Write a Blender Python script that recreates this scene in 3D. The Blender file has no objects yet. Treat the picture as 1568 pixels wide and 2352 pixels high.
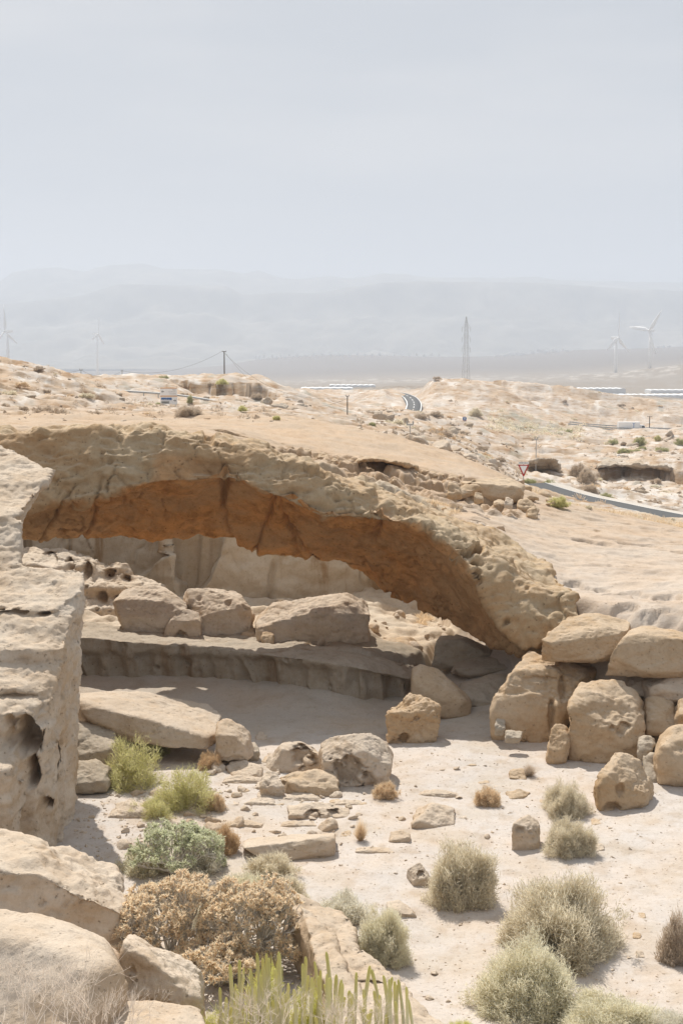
import bpy, bmesh, math, random
import numpy as np
from mathutils import Vector
RNG = np.random.default_rng(7)
random.seed(7)
SC = bpy.context.scene
COL = SC.collection
# ------------------------------------------------------------------ camera geometry
H = 8.5                       # eye height above the sand
F = 3267.0                    # focal length in units of a 1568 x 2352 frame (50 mm, 36 mm tall sensor)
CX, CY = 784.0, 1176.0
PITCH = math.atan((CY - 800.0) / F)
CP, SP = math.cos(PITCH), math.sin(PITCH)

def at(px, py, Y):
    """world point at forward distance Y that lies along the sight line through (px, py)"""
    dx, dv = px - CX, -(py - CY)
    d = (dx, F * CP + dv * SP, -F * SP + dv * CP)
    k = Y / d[1]
    return np.array((d[0] * k, Y, H + d[2] * k))

def proj(P):
    P = np.asarray(P, float)
    x, y, z = P[..., 0], P[..., 1], P[..., 2] - H
    dep = y * CP - z * SP
    up = y * SP + z * CP
    return CX + F * x / dep, CY - F * up / dep, dep

def zat(py, Y):
    return at(CX, py, Y)[2]

# ------------------------------------------------------------------ noise
def _h(ix, iy, iz, seed):
    h = (ix.astype(np.uint32) * np.uint32(374761393) + iy.astype(np.uint32) * np.uint32(668265263)
         + iz.astype(np.uint32) * np.uint32(2147483647 - 62) + np.uint32((seed * 974634777 + 12345) & 0xffffffff))
    h ^= h >> np.uint32(13); h *= np.uint32(1274126177); h ^= h >> np.uint32(16)
    h *= np.uint32(2246822519); h ^= h >> np.uint32(15)
    return h

def gnoise(p, seed=0):
    i = np.floor(p).astype(np.int64)
    f = p - i
    u = f * f * f * (f * (f * 6 - 15) + 10)
    r = np.zeros(len(p))
    for a in (0, 1):
        for b in (0, 1):
            for c in (0, 1):
                h = _h(i[:, 0] + a, i[:, 1] + b, i[:, 2] + c, seed)
                g = ((h & np.uint32(1023)) / 511.5 - 1) * (f[:, 0] - a) \
                    + (((h >> np.uint32(10)) & np.uint32(1023)) / 511.5 - 1) * (f[:, 1] - b) \
                    + (((h >> np.uint32(20)) & np.uint32(1023)) / 511.5 - 1) * (f[:, 2] - c)
                w = (u[:, 0] if a else 1 - u[:, 0]) * (u[:, 1] if b else 1 - u[:, 1]) * (u[:, 2] if c else 1 - u[:, 2])
                r += w * g
    return r

def fbm(p, oct=4, seed=0, gain=0.5):
    a, s, r = 1.0, 1.0, 0
    for o in range(oct):
        r = r + a * gnoise(p * s + o * 17.3, seed + o)
        a *= gain; s *= 2.03
    return r

def cells(p, seed=0):
    """distance to the nearest and second nearest feature point"""
    i = np.floor(p).astype(np.int64)
    f1 = np.full(len(p), 9.0); f2 = np.full(len(p), 9.0)
    for a in (-1, 0, 1):
        for b in (-1, 0, 1):
            for c in (-1, 0, 1):
                q = i + np.array((a, b, c))
                h = _h(q[:, 0], q[:, 1], q[:, 2], seed)
                fp = np.stack([(h & np.uint32(1023)) / 1023., ((h >> np.uint32(10)) & np.uint32(1023)) / 1023.,
                               ((h >> np.uint32(20)) & np.uint32(1023)) / 1023.], 1) + q
                d = np.sqrt(((fp - p) ** 2).sum(1))
                m = d < f1
                f2 = np.where(m, f1, np.minimum(f2, d)); f1 = np.where(m, d, f1)
    return f1, f2

def sstep(a, b, x):
    t = np.clip((x - a) / (b - a), 0, 1)
    return t * t * (3 - 2 * t)

def xy0(x, y):
    return np.stack([x, y, np.zeros_like(x)], 1)

# ------------------------------------------------------------------ terrain
COLS = np.array([-300, 0, 150, 300, 390, 450, 520, 600, 650, 700, 800, 860, 910, 950, 985, 1050, 1100, 1200, 1300, 1400, 1480, 1568, 1850], float)
#         -300    0   150   300   390   450   520   600   650   700   800   860   910   950   985  1050  1100  1200  1300  1400  1480  1568  1850
ZROWS = {  # near rows, heights in metres
    14:  [ 4.0,  4.0,  5.0,  6.0,  6.0,  6.0,  5.9,  5.8,  5.6,  5.5,  5.2,  5.0,  4.9,  4.6,  4.4,  4.1,  3.9,  3.4,  3.0,  2.8,  2.8,  2.9,  3.0],
    30:  [ 5.6,  5.5,  6.0,  6.0,  6.0,  6.0,  5.9,  5.8,  5.6,  5.4,  5.1,  5.0,  4.8,  4.5,  4.3,  4.0,  3.8,  3.2,  2.7,  2.65, 2.75, 2.8,  2.9],
    36:  [ 6.4,  6.2,  6.2,  6.1,  6.1,  6.0,  5.9,  5.7,  5.6,  5.4,  5.1,  5.0,  4.8,  4.5,  4.3,  4.0,  3.7,  3.15, 2.8,  2.75, 2.7,  2.7,  2.9],
    42:  [ 6.1,  5.9,  5.9,  5.85, 5.8,  5.75, 5.6,  5.35, 5.2,  5.0,  4.55, 4.32, 4.12, 3.92, 3.75, 3.5, 3.5, 3.1,  2.85, 2.7,  2.6,  2.55, 2.7],
    46.5:[ 6.0,  5.9,  5.9,  5.85, 5.8,  5.75, 5.6,  5.3,  5.1,  4.85, 4.45,  4.3, 4.12, 3.98,  3.85, 3.65,  3.5,  3.1,  2.8,  2.6,  2.45, 2.3,  2.5],
}
PROWS = {  # farther rows, given by where that distance shows in the frame
    51:  [ 968,  968,  971,  972,  973,  974,  982, 1006, 1022, 1030, 1048, 1058, 1068, 1074, 1078, 1088, 1098, 1130, 1158, 1180, 1192, 1212, 1240],
    60:  [ 962,  962,  965,  966,  967,  967,  969,  972,  971,  972,  985,  998, 1010, 1022, 1032, 1050, 1066, 1112, 1176, 1187, 1207, 1228, 1262],
    75:  [ 955,  953,  956,  958,  959,  960,  962,  967,  969,  972,  986,  998, 1009, 1020, 1030, 1050, 1068, 1122, 1170, 1184, 1200, 1216, 1250],
    95:  [ 925,  925,  935,  945,  948,  950,  953,  960,  964,  968,  981,  992, 1003, 1014, 1024, 1044, 1060, 1130, 1160, 1176, 1190, 1206, 1245],
    112: [ 885,  892,  912,  935,  941,  944,  948,  955,  960,  966,  978,  988,  997, 1006, 1016, 1036, 1056, 1126, 1147, 1163, 1177, 1192, 1238],
    122: [ 860,  868,  900,  930,  937,  941,  946,  953,  958,  964,  976,  985,  993, 1001, 1011, 1032, 1052, 1108, 1133, 1150, 1163, 1177, 1220],
    138: [ 812,  830,  872,  924,  935,  938,  944,  951,  957,  963,  973,  981,  988,  995, 1004, 1024, 1043, 1088, 1108, 1124, 1136, 1145, 1170],
    146: [ 800,  822,  862,  922,  934,  937,  942,  950,  956,  962,  972,  979,  985,  992, 1000, 1019, 1038, 1080, 1098, 1116, 1124, 1128, 1150],
    165: [ 830,  850,  878,  912,  932,  935,  940,  947,  953,  960,  970,  975,  980,  986,  993, 1010, 1028, 1066, 1080, 1108, 1108, 1106, 1120],
    172: [ 832,  852,  876,  905,  928,  932,  937,  945,  951,  958,  968,  973,  977,  983,  990, 1006, 1024, 1060, 1072, 1062, 1058, 1054, 1060],
    200: [ 835,  852,  872,  888,  902,  912,  920,  933,  940,  946,  962,  966,  969,  973,  979,  994, 1008, 1044, 1048, 1046, 1044, 1042, 1040],
    222: [ 838,  853,  868,  868,  876,  890,  895,  897,  902,  918,  952,  960,  963,  966,  971,  985,  997, 1026, 1030, 1036, 1034, 1032, 1030],
    230: [ 840,  854,  864,  854,  857,  858,  858,  868,  890,  909,  946,  957,  960,  963,  968,  981,  993, 1020, 1024, 1032, 1030, 1028, 1026],
    265: [ 870,  872,  880,  876,  876,  876,  878,  885,  900,  915,  947,  952,  955,  957,  961,  970,  980, 1000, 1008, 1024, 1020, 1016, 1014],
    330: [ 890,  890,  892,  890,  890,  890,  890,  895,  905,  915,  940,  944,  946,  948,  951,  955,  962,  982,  998, 1008, 1004, 1000, 998],
    400: [ 900,  900,  900,  900,  900,  900,  900,  903,  908,  915,  936,  938,  939,  940,  938,  938,  942,  960,  984,  992,  993,  993,  993],
    460: [ 905,  905,  905,  905,  905,  905,  905,  905,  908,  914,  932,  918,  916,  926,  900,  900,  902,  922,  950,  975,  982,  984,  985],
    520: [ 906,  906,  906,  906,  906,  906,  906,  906,  908,  913,  928,  905,  896,  915,  878,  871,  871,  884,  893,  915,  930,  945,  960],
    580: [ 905,  905,  905,  905,  905,  905,  905,  905,  906,  910,  914,  908,  904,  906,  890,  878,  878,  888,  898,  918,  928,  938,  950],
    760: [ 902,  902,  902,  902,  902,  902,  902,  902,  902,  902,  903,  902,  900,  899,  898,  896,  895,  896,  902,  918,  922,  926,  930],
    1150:[ 895,  895,  895,  895,  895,  895,  895,  895,  894,  893,  892,  892,  890,  889,  888,  887,  886,  886,  890,  904,  907,  908,  905],
    1600:[ 889,  889,  889,  889,  889,  889,  889,  888,  887,  886,  885,  884,  883,  882,  881,  880,  879,  878,  880,  888,  887,  885,  880],
    2050:[ 884,  884,  884,  884,  884,  884,  883,  882,  881,  880,  878,  877,  876,  875,  874,  873,  873,  873,  870,  858,  846,  836,  826],
    2350:[ 880,  880,  880,  880,  880,  880,  879,  877,  876,  875,  872,  871,  870,  869,  868,  867,  866,  866,  864,  858,  850,  846,  836],
    3400:[ 866,  866,  866,  866,  864,  862,  858,  852,  849,  846,  840,  838,  837,  836,  835,  834,  833,  830,  824,  818,  813,  809,  805],
    4200:[ 856,  856,  855,  853,  850,  846,  838,  824,  818,  815,  814,  815,  817,  818,  819,  819,  818,  814,  803,  801,  798,  795,  790],
    4800:[ 854,  854,  853,  851,  848,  845,  840,  832,  828,  826,  824,  824,  824,  824,  824,  824,  823,  820,  814,  812,  810,  808,  806],
    7000:[ 830,  830,  830,  830,  830,  830,  830,  830,  828,  826,  824,  824,  824,  824,  824,  824,  823,  820,  814,  812,  810,  808,  806],
}
_ys = sorted(list(ZROWS) + list(PROWS))
_tab = np.array([ZROWS[y] if y in ZROWS else [zat(p, y) for p in PROWS[y]] for y in _ys], float)
_la = np.log(np.array(_ys, float))
# resample finely (as the angle below the eye) and soften
_NR, _NC = 560, 360
_gl = np.linspace(math.log(6), math.log(7000), _NR)
_ga = np.linspace(-0.42, 0.42, _NC)
_ca = (COLS - CX) / F
_ang = (H - _tab) / np.array(_ys, float)[:, None]
_t1 = np.array([np.interp(_ga, _ca, r) for r in _ang])
_t2 = np.array([np.interp(_gl, _la, _t1[:, j]) for j in range(_NC)]).T
def _blur(a, n, axis):
    k = np.array([1, 2, 1], float) / 4
    for _ in range(n):
        p = np.pad(a, [(1, 1) if i == axis else (0, 0) for i in range(2)], mode='edge')
        a = (k[0] * np.take(p, range(0, a.shape[axis]), axis) + k[1] * np.take(p, range(1, a.shape[axis] + 1), axis)
             + k[2] * np.take(p, range(2, a.shape[axis] + 2), axis))
    return a
_t2 = _blur(_blur(_t2, 3, 0), 4, 1)

def plateau_base(x, y):
    a = np.clip(x / y, -0.4199, 0.4199); l = np.clip(np.log(y), _gl[0], _gl[-1] - 1e-9)
    fi = (l - _gl[0]) / (_gl[1] - _gl[0]); fj = (a - _ga[0]) / (_ga[1] - _ga[0])
    i = np.clip(fi.astype(int), 0, _NR - 2); j = np.clip(fj.astype(int), 0, _NC - 2)
    u = fi - i; v = fj - j
    t = (_t2[i, j] * (1 - u) * (1 - v) + _t2[i + 1, j] * u * (1 - v) + _t2[i, j + 1] * (1 - u) * v + _t2[i + 1, j + 1] * u * v)
    return H - t * y

CANYON = np.array([(16, 4), (16, 18), (14.5, 25), (9.6, 28.4), (7.4, 30.0), (6.0, 30.9), (5.3, 32.2), (4.6, 35.2), (3.9, 37), (3.5, 39), (3.2, 41), (2.8, 43),
                   (1.6, 44.4), (0.2, 44.6), (-1.6, 44.2), (-3.2, 43.8), (-5.5, 44.2), (-8, 44.6), (-10, 44.4), (-12.5, 43), (-13.5, 40),
                   (-12.5, 37), (-10.5, 33), (-8.6, 30.5), (-7.4, 28), (-6.6, 25), (-6.6, 21), (-7.5, 17), (-9, 12), (-10, 4)], float)
LEDGE = np.array([(-14, 35.6), (-8, 35.9), (-6.4, 35.9), (-4.6, 35.7), (-3.0, 35.7), (-1.7, 35.4), (-0.9, 35.0), (0.05, 34.6), (0.75, 34.6), (1.4, 35.1), (2.2, 36.0),
                  (2.6, 37.5), (3.4, 39), (8, 40), (8, 52), (-14, 52)], float)

def sdpoly(x, y, P):
    """signed distance, positive inside"""
    d = np.full(len(x), 1e9); ins = np.zeros(len(x), bool)
    n = len(P)
    for k in range(n):
        ax, ay = P[k]; bx, by = P[(k + 1) % n]
        ex, ey = bx - ax, by - ay
        t = np.clip(((x - ax) * ex + (y - ay) * ey) / (ex * ex + ey * ey), 0, 1)
        d = np.minimum(d, (x - ax - t * ex) ** 2 + (y - ay - t * ey) ** 2)
        c = (ay > y) != (by > y)
        ins ^= c & (x < (bx - ax) * (y - ay) / (by - ay + 1e-12) + ax)
    return np.where(ins, 1, -1) * np.sqrt(d)

SCARPS = []      # little cliffs that face the eye: (angles, distances, height, run)
PITS = []        # (x, y, rx, ry, depth)
ROADS = []       # (list of plan points, half width, flatten)

def rockiness(x, y):
    P = xy0(x, y)
    yy = np.maximum(y, 1)
    amp = 0.0030 * np.minimum(yy, 700) * sstep(46, 85, yy) + 0.045
    amp = amp * (1 - 0.72 * sstep(650, 1500, yy))
    # strata: sharp little risers along noise contours, longer across than deep
    r = np.zeros(len(x))
    lv = np.log2(np.clip(yy, 45, 700) / 60.0); lv = np.clip(lv, 0, 3.5); i0 = np.floor(lv); fr = lv - i0
    for k, (fx, fy, a) in enumerate(((.07, .13, 1.0), (.2, .42, .75), (.55, 1.1, .45), (1.4, 2.6, .22), (3.2, 5.0, .10))):
        n = 0
        for q in (0, 1):
            sc = 0.5 ** (i0 + q)
            w = (1 - fr) if q == 0 else fr
            n = n + w * fbm(P * np.stack([fx * sc, fy * sc, sc], 1), 2, 40 + k)
        r += a * np.tanh(n * 8) * 0.6 + a * 0.6 * n
    near = sstep(66, 58, yy)
    if near.any():
        mm = near > 0; Q = P[mm]; az = x[mm] / yy[mm]
        e = .030 * fbm(Q * 2.3, 4, 140, .6) + .022 * np.tanh(fbm(Q * np.array((.9, 1.9, 1)), 4, 141) * 9)
        f1, _ = cells(Q * np.array((1.5, 2.2, 0)) + fbm(Q * 1.3, 2, 142)[:, None] * .4, 143)
        e -= .07 * (1 - sstep(.06, .22, f1)) * sstep(.02, .25, fbm(Q * .35, 3, 144))
        crag = sstep(-.05, -.03, az) * sstep(.135, .115, az) * sstep(43.6, 45.5, yy[mm]) * sstep(52.5, 49.5, yy[mm])
        e += crag * (.13 * np.tanh(fbm(Q * np.array((.8, 1.3, 1)), 4, 145) * 8) + .07 * np.tanh(fbm(Q * np.array((2.2, 3.2, 1)), 3, 146) * 7) + .05 * fbm(Q * 4, 2, 147))
        o = r * amp; o[mm] += e * near[mm]
        return o
    return r * amp

def zfull(x, y, pits=True, detail=True):
    x = np.asarray(x, float); y = np.asarray(y, float)
    z = plateau_base(x, y)
    road = np.zeros(len(x))
    for pts, hw in ROADS:
        d = np.full(len(x), 1e9)
        for (ax, ay), (bx, by) in zip(pts[:-1], pts[1:]):
            ex, ey = bx - ax, by - ay
            t = np.clip(((x - ax) * ex + (y - ay) * ey) / (ex * ex + ey * ey), 0, 1)
            d = np.minimum(d, np.hypot(x - ax - t * ex, y - ay - t * ey))
        road = np.maximum(road, 1 - sstep(hw * 1.1, hw * 2.2, d))
    if detail:
        z = z + rockiness(x, y) * (1 - road)
    for az, yl, hs, D, lo, hi in SCARPS:
        mm = (y > lo) & (y < hi) & (x > az[0] * y) & (x < az[-1] * y)
        if not mm.any(): continue
        a = x[mm] / y[mm]; u = (a - az[0]) / (az[-1] - az[0])
        ym = .5 * (lo + hi)
        q = np.stack([a * 55, a * 0 + hs * 7, a * 0], 1); qf = np.stack([a * 210, a * 0 + hs * 3, a * 0], 1)
        Yl = np.interp(a, az, yl) + D * (.6 * fbm(q, 3, 88) + .07 * fbm(qf, 2, 89))
        t = np.minimum(1, np.minimum(u, 1 - u) * 6) ** .7 * (.75 + .6 * fbm(q * .7, 3, 90))
        dl = Yl - y[mm]
        z[mm] = z[mm] - hs * t * sstep(0, max(.38, .003 * ym), dl) * np.exp(-np.clip(dl, 0, None) / D)
    m = y < 62
    if m.any():
        xs, ys = x[m], y[m]; P = xy0(xs, ys)
        w = fbm(P * .45, 4, 3) * .8 + fbm(P * 1.7, 3, 5) * .25
        sd = sdpoly(xs, ys, CANYON) + w * sstep(27, 33, ys) * (1 - .75 * sstep(1.5, 3, xs))
        wd = sstep(34, 31.5, ys) * sstep(4.5, 6.2, xs)
        k = sstep(0, 1, (sd + .35 + .7 * wd) / (.8 + 1.0 * wd))
        zb = fbm(P * .12, 2, 11) * .25 + fbm(P * .6, 3, 12) * .07 + fbm(P * 2.6, 2, 13) * .02
        zb = zb + .75 * sstep(33, 37, ys) * sstep(2.0, 4.4, xs)
        zb = zb + .5 * sstep(1.5, 5, sd * 0 + xs) * sstep(29, 32.5, ys)
        sl = sdpoly(xs, ys, LEDGE) + fbm(P * .8, 3, 21) * .22 + .16 * fbm(np.stack([xs * 2.6, ys * .2, 0 * xs], 1), 3, 22)
        kl = sstep(-.22, .2, sl)
        top = 1.05 - .35 * sstep(.3, 2.2, xs) - .25 * sstep(38, 44, ys) + fbm(P * .9, 4, 23) * .16
        top = top + 1.3 * sstep(40, 46, ys) * sstep(-.5, 4, xs) * .9
        rr = sstep(35.3, 37.5, ys)
        top = top + rr * (np.tanh(fbm(P * np.array((.5, .9, 1)), 3, 24) * 6) * .10 + np.tanh(fbm(P * np.array((1.3, 2.2, 1)), 3, 25) * 5) * .06)
        zb = zb * (1 - kl) + np.maximum(top, zb) * kl
        # apron of drifted sand at the foot of the ledge
        zb = zb + .30 * sstep(-2.6, -.6, sl) * (1 - kl) * sstep(1.2, -.5, xs)
        if detail:
            z[m] = z[m] * (1 - k) + zb * k
        else:
            z[m] = z[m] * (1 - k) + zb * k
        if pits and PITS:
            zz = z[m]
            wob = fbm(P * 1.6, 3, 31) * .55
            for (x0, y0, rx, ry, dp) in PITS:
                q = np.sqrt(((xs - x0) / rx) ** 2 + ((ys - y0) / ry) ** 2) + wob
                zz = zz - dp * (1 - sstep(.72, 1.02, q))
            z[m] = zz
    return z

_steps = np.concatenate([np.arange(12, 62, .06), np.exp(np.linspace(math.log(62), math.log(5000), 900))])
def hit(px, py, ymin=12.0, ymax=5000.0, pits=True):
    """first ground point along a sight line"""
    Y = _steps[(_steps >= ymin) & (_steps <= ymax)]
    d = at(px, py, 1.0) - np.array((0, 0, H))
    X = d[0] * Y; Z = H + d[2] * Y
    g = zfull(X, Y, pits)
    b = np.nonzero(Z <= g)[0]
    k = b[0] if len(b) else len(Y) - 1
    if k > 0 and len(b):
        a0 = Z[k - 1] - g[k - 1]; a1 = Z[k] - g[k]
        t = a0 / (a0 - a1 + 1e-9)
        yy = Y[k - 1] + t * (Y[k] - Y[k - 1])
    else:
        yy = Y[k]
    return np.array((d[0] * yy, yy, H + d[2] * yy))

def gz(x, y):
    return float(zfull(np.array([x]), np.array([y]))[0])

# ------------------------------------------------------------------ objects, tags
def tag(o, label=None, cat=None, group=None, kind=None):
    if label: o['label'] = label
    if cat: o['category'] = cat
    if group: o['group'] = group
    if kind: o['kind'] = kind
    return o

def empty(name, loc, label, cat, group=None, rz=0.0):
    o = bpy.data.objects.new(name, None); COL.objects.link(o)
    o.location = [float(v) for v in loc]; o.rotation_euler = (0, 0, rz)
    return tag(o, label, cat, group)

def link(name, me, mat=None, parent=None):
    o = bpy.data.objects.new(name, me); COL.objects.link(o)
    if mat is not None and len(me.materials) == 0: me.materials.append(mat)
    if parent is not None: o.parent = parent
    return o

def mesh_np(name, v, faces=None, quads=None, tris=None, smooth=True):
    """mesh from numpy arrays"""
    me = bpy.data.meshes.new(name)
    v = np.asarray(v, np.float32)
    me.vertices.add(len(v)); me.vertices.foreach_set('co', v.ravel())
    parts, sizes = [], []
    for arr, n in ((quads, 4), (tris, 3)):
        if arr is not None and len(arr):
            parts.append(np.asarray(arr, np.int32).ravel()); sizes.append(np.full(len(arr), n, np.int32))
    idx = np.concatenate(parts); sz = np.concatenate(sizes)
    me.loops.add(len(idx)); me.loops.foreach_set('vertex_index', idx)
    st = np.concatenate([[0], np.cumsum(sz)[:-1]]).astype(np.int32)
    me.polygons.add(len(sz)); me.polygons.foreach_set('loop_start', st); me.polygons.foreach_set('loop_total', sz)
    me.polygons.foreach_set('use_smooth', np.full(len(sz), smooth))
    me.update(calc_edges=True)
    return me

def set_tint(me, rgb):
    a = me.color_attributes.new('tint', 'FLOAT_COLOR', 'POINT')
    c = np.ones((len(me.vertices), 4), np.float32); c[:, :3] = rgb
    a.data.foreach_set('color', c.ravel())

def set_float(me, name, val):
    a = me.attributes.new(name, 'FLOAT', 'POINT')
    a.data.foreach_set('value', np.asarray(val, np.float32))

class MB:
    """collects boxes, tubes and prisms into one mesh"""
    def __init__(s): s.v = []; s.f = []
    def add(s, v, f):
        b = len(s.v); s.v += [tuple(map(float, p)) for p in v]; s.f += [[i + b for i in q] for q in f]
    def box(s, c, d, rz=0.0):
        x, y, z = [q / 2 for q in d]; ca, sa = math.cos(rz), math.sin(rz)
        v = [(c[0] + a * x * ca - b * y * sa, c[1] + a * x * sa + b * y * ca, c[2] + e * z) for e in (-1, 1) for a, b in ((-1, -1), (1, -1), (1, 1), (-1, 1))]
        s.add(v, [(3, 2, 1, 0), (4, 5, 6, 7), (0, 1, 5, 4), (1, 2, 6, 5), (2, 3, 7, 6), (3, 0, 4, 7)])
    def tube(s, pts, rad, n=8, caps=True):
        pts = [Vector(p) for p in pts]
        rad = rad if hasattr(rad, '__len__') else [rad] * len(pts)
        rings = []
        for i, p in enumerate(pts):
            t = (pts[min(i + 1, len(pts) - 1)] - pts[max(i - 1, 0)]).normalized()
            a = t.orthogonal().normalized(); b = t.cross(a)
            if rings and True:
                a = (prev - t * prev.dot(t)).normalized(); b = t.cross(a)
            prev = a
            rings.append([p + (a * math.cos(2 * math.pi * k / n) + b * math.sin(2 * math.pi * k / n)) * rad[i] for k in range(n)])
        v = [q for r in rings for q in r]; f = []
        for i in range(len(rings) - 1):
            for k in range(n):
                f.append((i * n + k, i * n + (k + 1) % n, (i + 1) * n + (k + 1) % n, (i + 1) * n + k))
        if caps:
            f.append(tuple(range(n - 1, -1, -1))); f.append(tuple((len(rings) - 1) * n + k for k in range(n)))
        s.add(v, f)
    def prism(s, outline, y0, y1):
        """outline in (x, z), extruded along y"""
        n = len(outline)
        v = [(x, y0, z) for x, z in outline] + [(x, y1, z) for x, z in outline]
        f = [tuple(range(n)), tuple(range(2 * n - 1, n - 1, -1))] + [(k, n + k, n + (k + 1) % n, (k + 1) % n) for k in range(n)]
        s.add(v, f)
    def build(s, name, mat=None, parent=None, smooth=False, bevel=0):
        me = bpy.data.meshes.new(name); me.from_pydata(s.v, [], s.f)
        bm = bmesh.new(); bm.from_mesh(me)
        bmesh.ops.recalc_face_normals(bm, faces=bm.faces)
        if bevel: bmesh.ops.bevel(bm, geom=bm.edges[:], offset=bevel, segments=1, affect='EDGES')
        bm.to_mesh(me); bm.free()
        if smooth: me.polygons.foreach_set('use_smooth', [True] * len(me.polygons))
        me.update()
        return link(name, me, mat, parent)

# ------------------------------------------------------------------ materials
def new_mat(name):
    m = bpy.data.materials.new(name); m.use_nodes = True
    n = m.node_tree; b = n.nodes['Principled BSDF']
    b.inputs['Roughness'].default_value = .95
    if 'Specular IOR Level' in b.inputs: b.inputs['Specular IOR Level'].default_value = .15
    return m, n, b

def plain(name, rgb, rough=.6, metal=0.0, var=.08, scale=6.0):
    m, t, b = new_mat(name)
    N = t.nodes; L = t.links
    tc = N.new('ShaderNodeTexCoord'); no = N.new('ShaderNodeTexNoise'); no.inputs['Scale'].default_value = scale; no.inputs['Detail'].default_value = 5
    mx = N.new('ShaderNodeMix'); mx.data_type = 'RGBA'
    mx.inputs[6].default_value = (*[c * (1 - var) for c in rgb], 1); mx.inputs[7].default_value = (*[min(1, c * (1 + var)) for c in rgb], 1)
    L.new(tc.outputs['Object'], no.inputs['Vector']); L.new(no.outputs['Fac'], mx.inputs[0]); L.new(mx.outputs[2], b.inputs['Base Color'])
    b.inputs['Roughness'].default_value = rough; b.inputs['Metallic'].default_value = metal
    if 'Specular IOR Level' in b.inputs: b.inputs['Specular IOR Level'].default_value = .4
    return m

def rock_mat(name, pale, ochre, fresh=(.40, .19, .065), scale=1.0, bump=.6, tint=False, dust=.5, speck=.25, bdist=.05, streak=0.0):
    """tuff: cloudy pale and ochre patches, speckled with pumice and small pits"""
    m, t, b = new_mat(name)
    N = t.nodes; L = t.links
    def noise(sc, det=6, rough=.6, vec=None):
        q = N.new('ShaderNodeTexNoise'); q.inputs['Scale'].default_value = sc; q.inputs['Detail'].default_value = det; q.inputs['Roughness'].default_value = rough
        L.new(vec, q.inputs['Vector']); return q
    def ramp(src, a, c):
        r = N.new('ShaderNodeMapRange'); r.interpolation_type = 'SMOOTHSTEP'; r.inputs['From Min'].default_value = a; r.inputs['From Max'].default_value = c
        L.new(src, r.inputs['Value']); return r.outputs['Result']
    def mix(fac, A, B, mode='MIX'):
        x = N.new('ShaderNodeMix'); x.data_type = 'RGBA'; x.blend_type = mode
        for s, q in ((0, fac), (6, A), (7, B)):
            if isinstance(q, (tuple, list)): x.inputs[s].default_value = (*q, 1)
            elif isinstance(q, (int, float)): x.inputs[s].default_value = q
            else: L.new(q, x.inputs[s])
        return x.outputs[2]
    def math_(op, A, B):
        x = N.new('ShaderNodeMath'); x.operation = op
        for s, q in ((0, A), (1, B)):
            if isinstance(q, (int, float)): x.inputs[s].default_value = q
            else: L.new(q, x.inputs[s])
        return x.outputs[0]
    geo = N.new('ShaderNodeNewGeometry'); pos = geo.outputs['Position']
    mp = N.new('ShaderNodeMapping'); mp.inputs['Scale'].default_value = (1, 1, 2.2); L.new(pos, mp.inputs['Vector'])
    n1 = noise(.55 * scale, 7, .62, mp.outputs['Vector'])
    n2 = noise(3.1 * scale, 6, .65, pos)
    n3 = noise(17 * scale, 5, .7, pos)
    f1 = ramp(n1.outputs['Fac'], .36, .66)
    if tint:
        at_ = N.new('ShaderNodeAttribute'); at_.attribute_name = 'tint'
        base = at_.outputs['Color']
        base = mix(math_('MULTIPLY', f1, .35), base, mix(1.0, base, (1.10, .93, .74), 'MULTIPLY'))
        rk = N.new('ShaderNodeAttribute'); rk.attribute_name = 'rocky'
        mp2 = N.new('ShaderNodeMapping'); mp2.inputs['Scale'].default_value = (.30, .42, 1.5); L.new(pos, mp2.inputs['Vector'])
        nA = noise(1.0, 10, .70, mp2.outputs['Vector'])
        base = mix(math_('MULTIPLY', math_('MULTIPLY', ramp(nA.outputs['Fac'], .50, .62), rk.outputs['Fac']), .8), base, mix(1.0, base, (.66, .52, .38), 'MULTIPLY'))
        base = mix(math_('MULTIPLY', math_('MULTIPLY', ramp(nA.outputs['Fac'], .46, .36), rk.outputs['Fac']), .5), base, mix(.6, base, (.74, .70, .64)))
    else:
        base = mix(f1, pale, ochre)
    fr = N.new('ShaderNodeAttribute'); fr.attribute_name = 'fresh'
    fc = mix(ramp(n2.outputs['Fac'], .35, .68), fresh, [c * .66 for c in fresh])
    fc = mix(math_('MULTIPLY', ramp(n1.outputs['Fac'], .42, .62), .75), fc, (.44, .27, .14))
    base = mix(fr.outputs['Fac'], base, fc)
    if streak:
        ms_ = N.new('ShaderNodeMapping'); ms_.inputs['Scale'].default_value = (1.5, 1.5, .16); L.new(pos, ms_.inputs['Vector'])
        st = noise(1.0, 6, .6, ms_.outputs['Vector'])
        base = mix(math_('MULTIPLY', ramp(st.outputs['Fac'], .52, .70), streak), base, mix(1.0, base, (.62, .47, .32), 'MULTIPLY'))
    # mottling
    base = mix(math_('MULTIPLY', ramp(n2.outputs['Fac'], .45, .72), .42), base, mix(1.0, base, (.74, .66, .55), 'MULTIPLY'))
    # pale dust lying on flat tops
    sep = N.new('ShaderNodeSeparateXYZ'); L.new(geo.outputs['Normal'], sep.inputs[0])
    up = math_('MULTIPLY', ramp(sep.outputs['Z'], .55, .98), ramp(n2.outputs['Fac'], .3, .6))
    base = mix(math_('MULTIPLY', up, dust), base, mix(.5, pale, (.66, .58, .48)) if not tint else mix(1.0, base, (1.06, 1.08, 1.12), 'MULTIPLY'))
    # pumice grains and pits
    vo = N.new('ShaderNodeTexVoronoi'); vo.inputs['Scale'].default_value = 11 * scale; L.new(pos, vo.inputs['Vector'])
    pit = math_('MULTIPLY', ramp(vo.outputs['Distance'], .30, .14), ramp(n3.outputs['Fac'], .5, .62))
    base = mix(math_('MULTIPLY', pit, speck), base, mix(1.0, base, (.30, .25, .2), 'MULTIPLY'))
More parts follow.
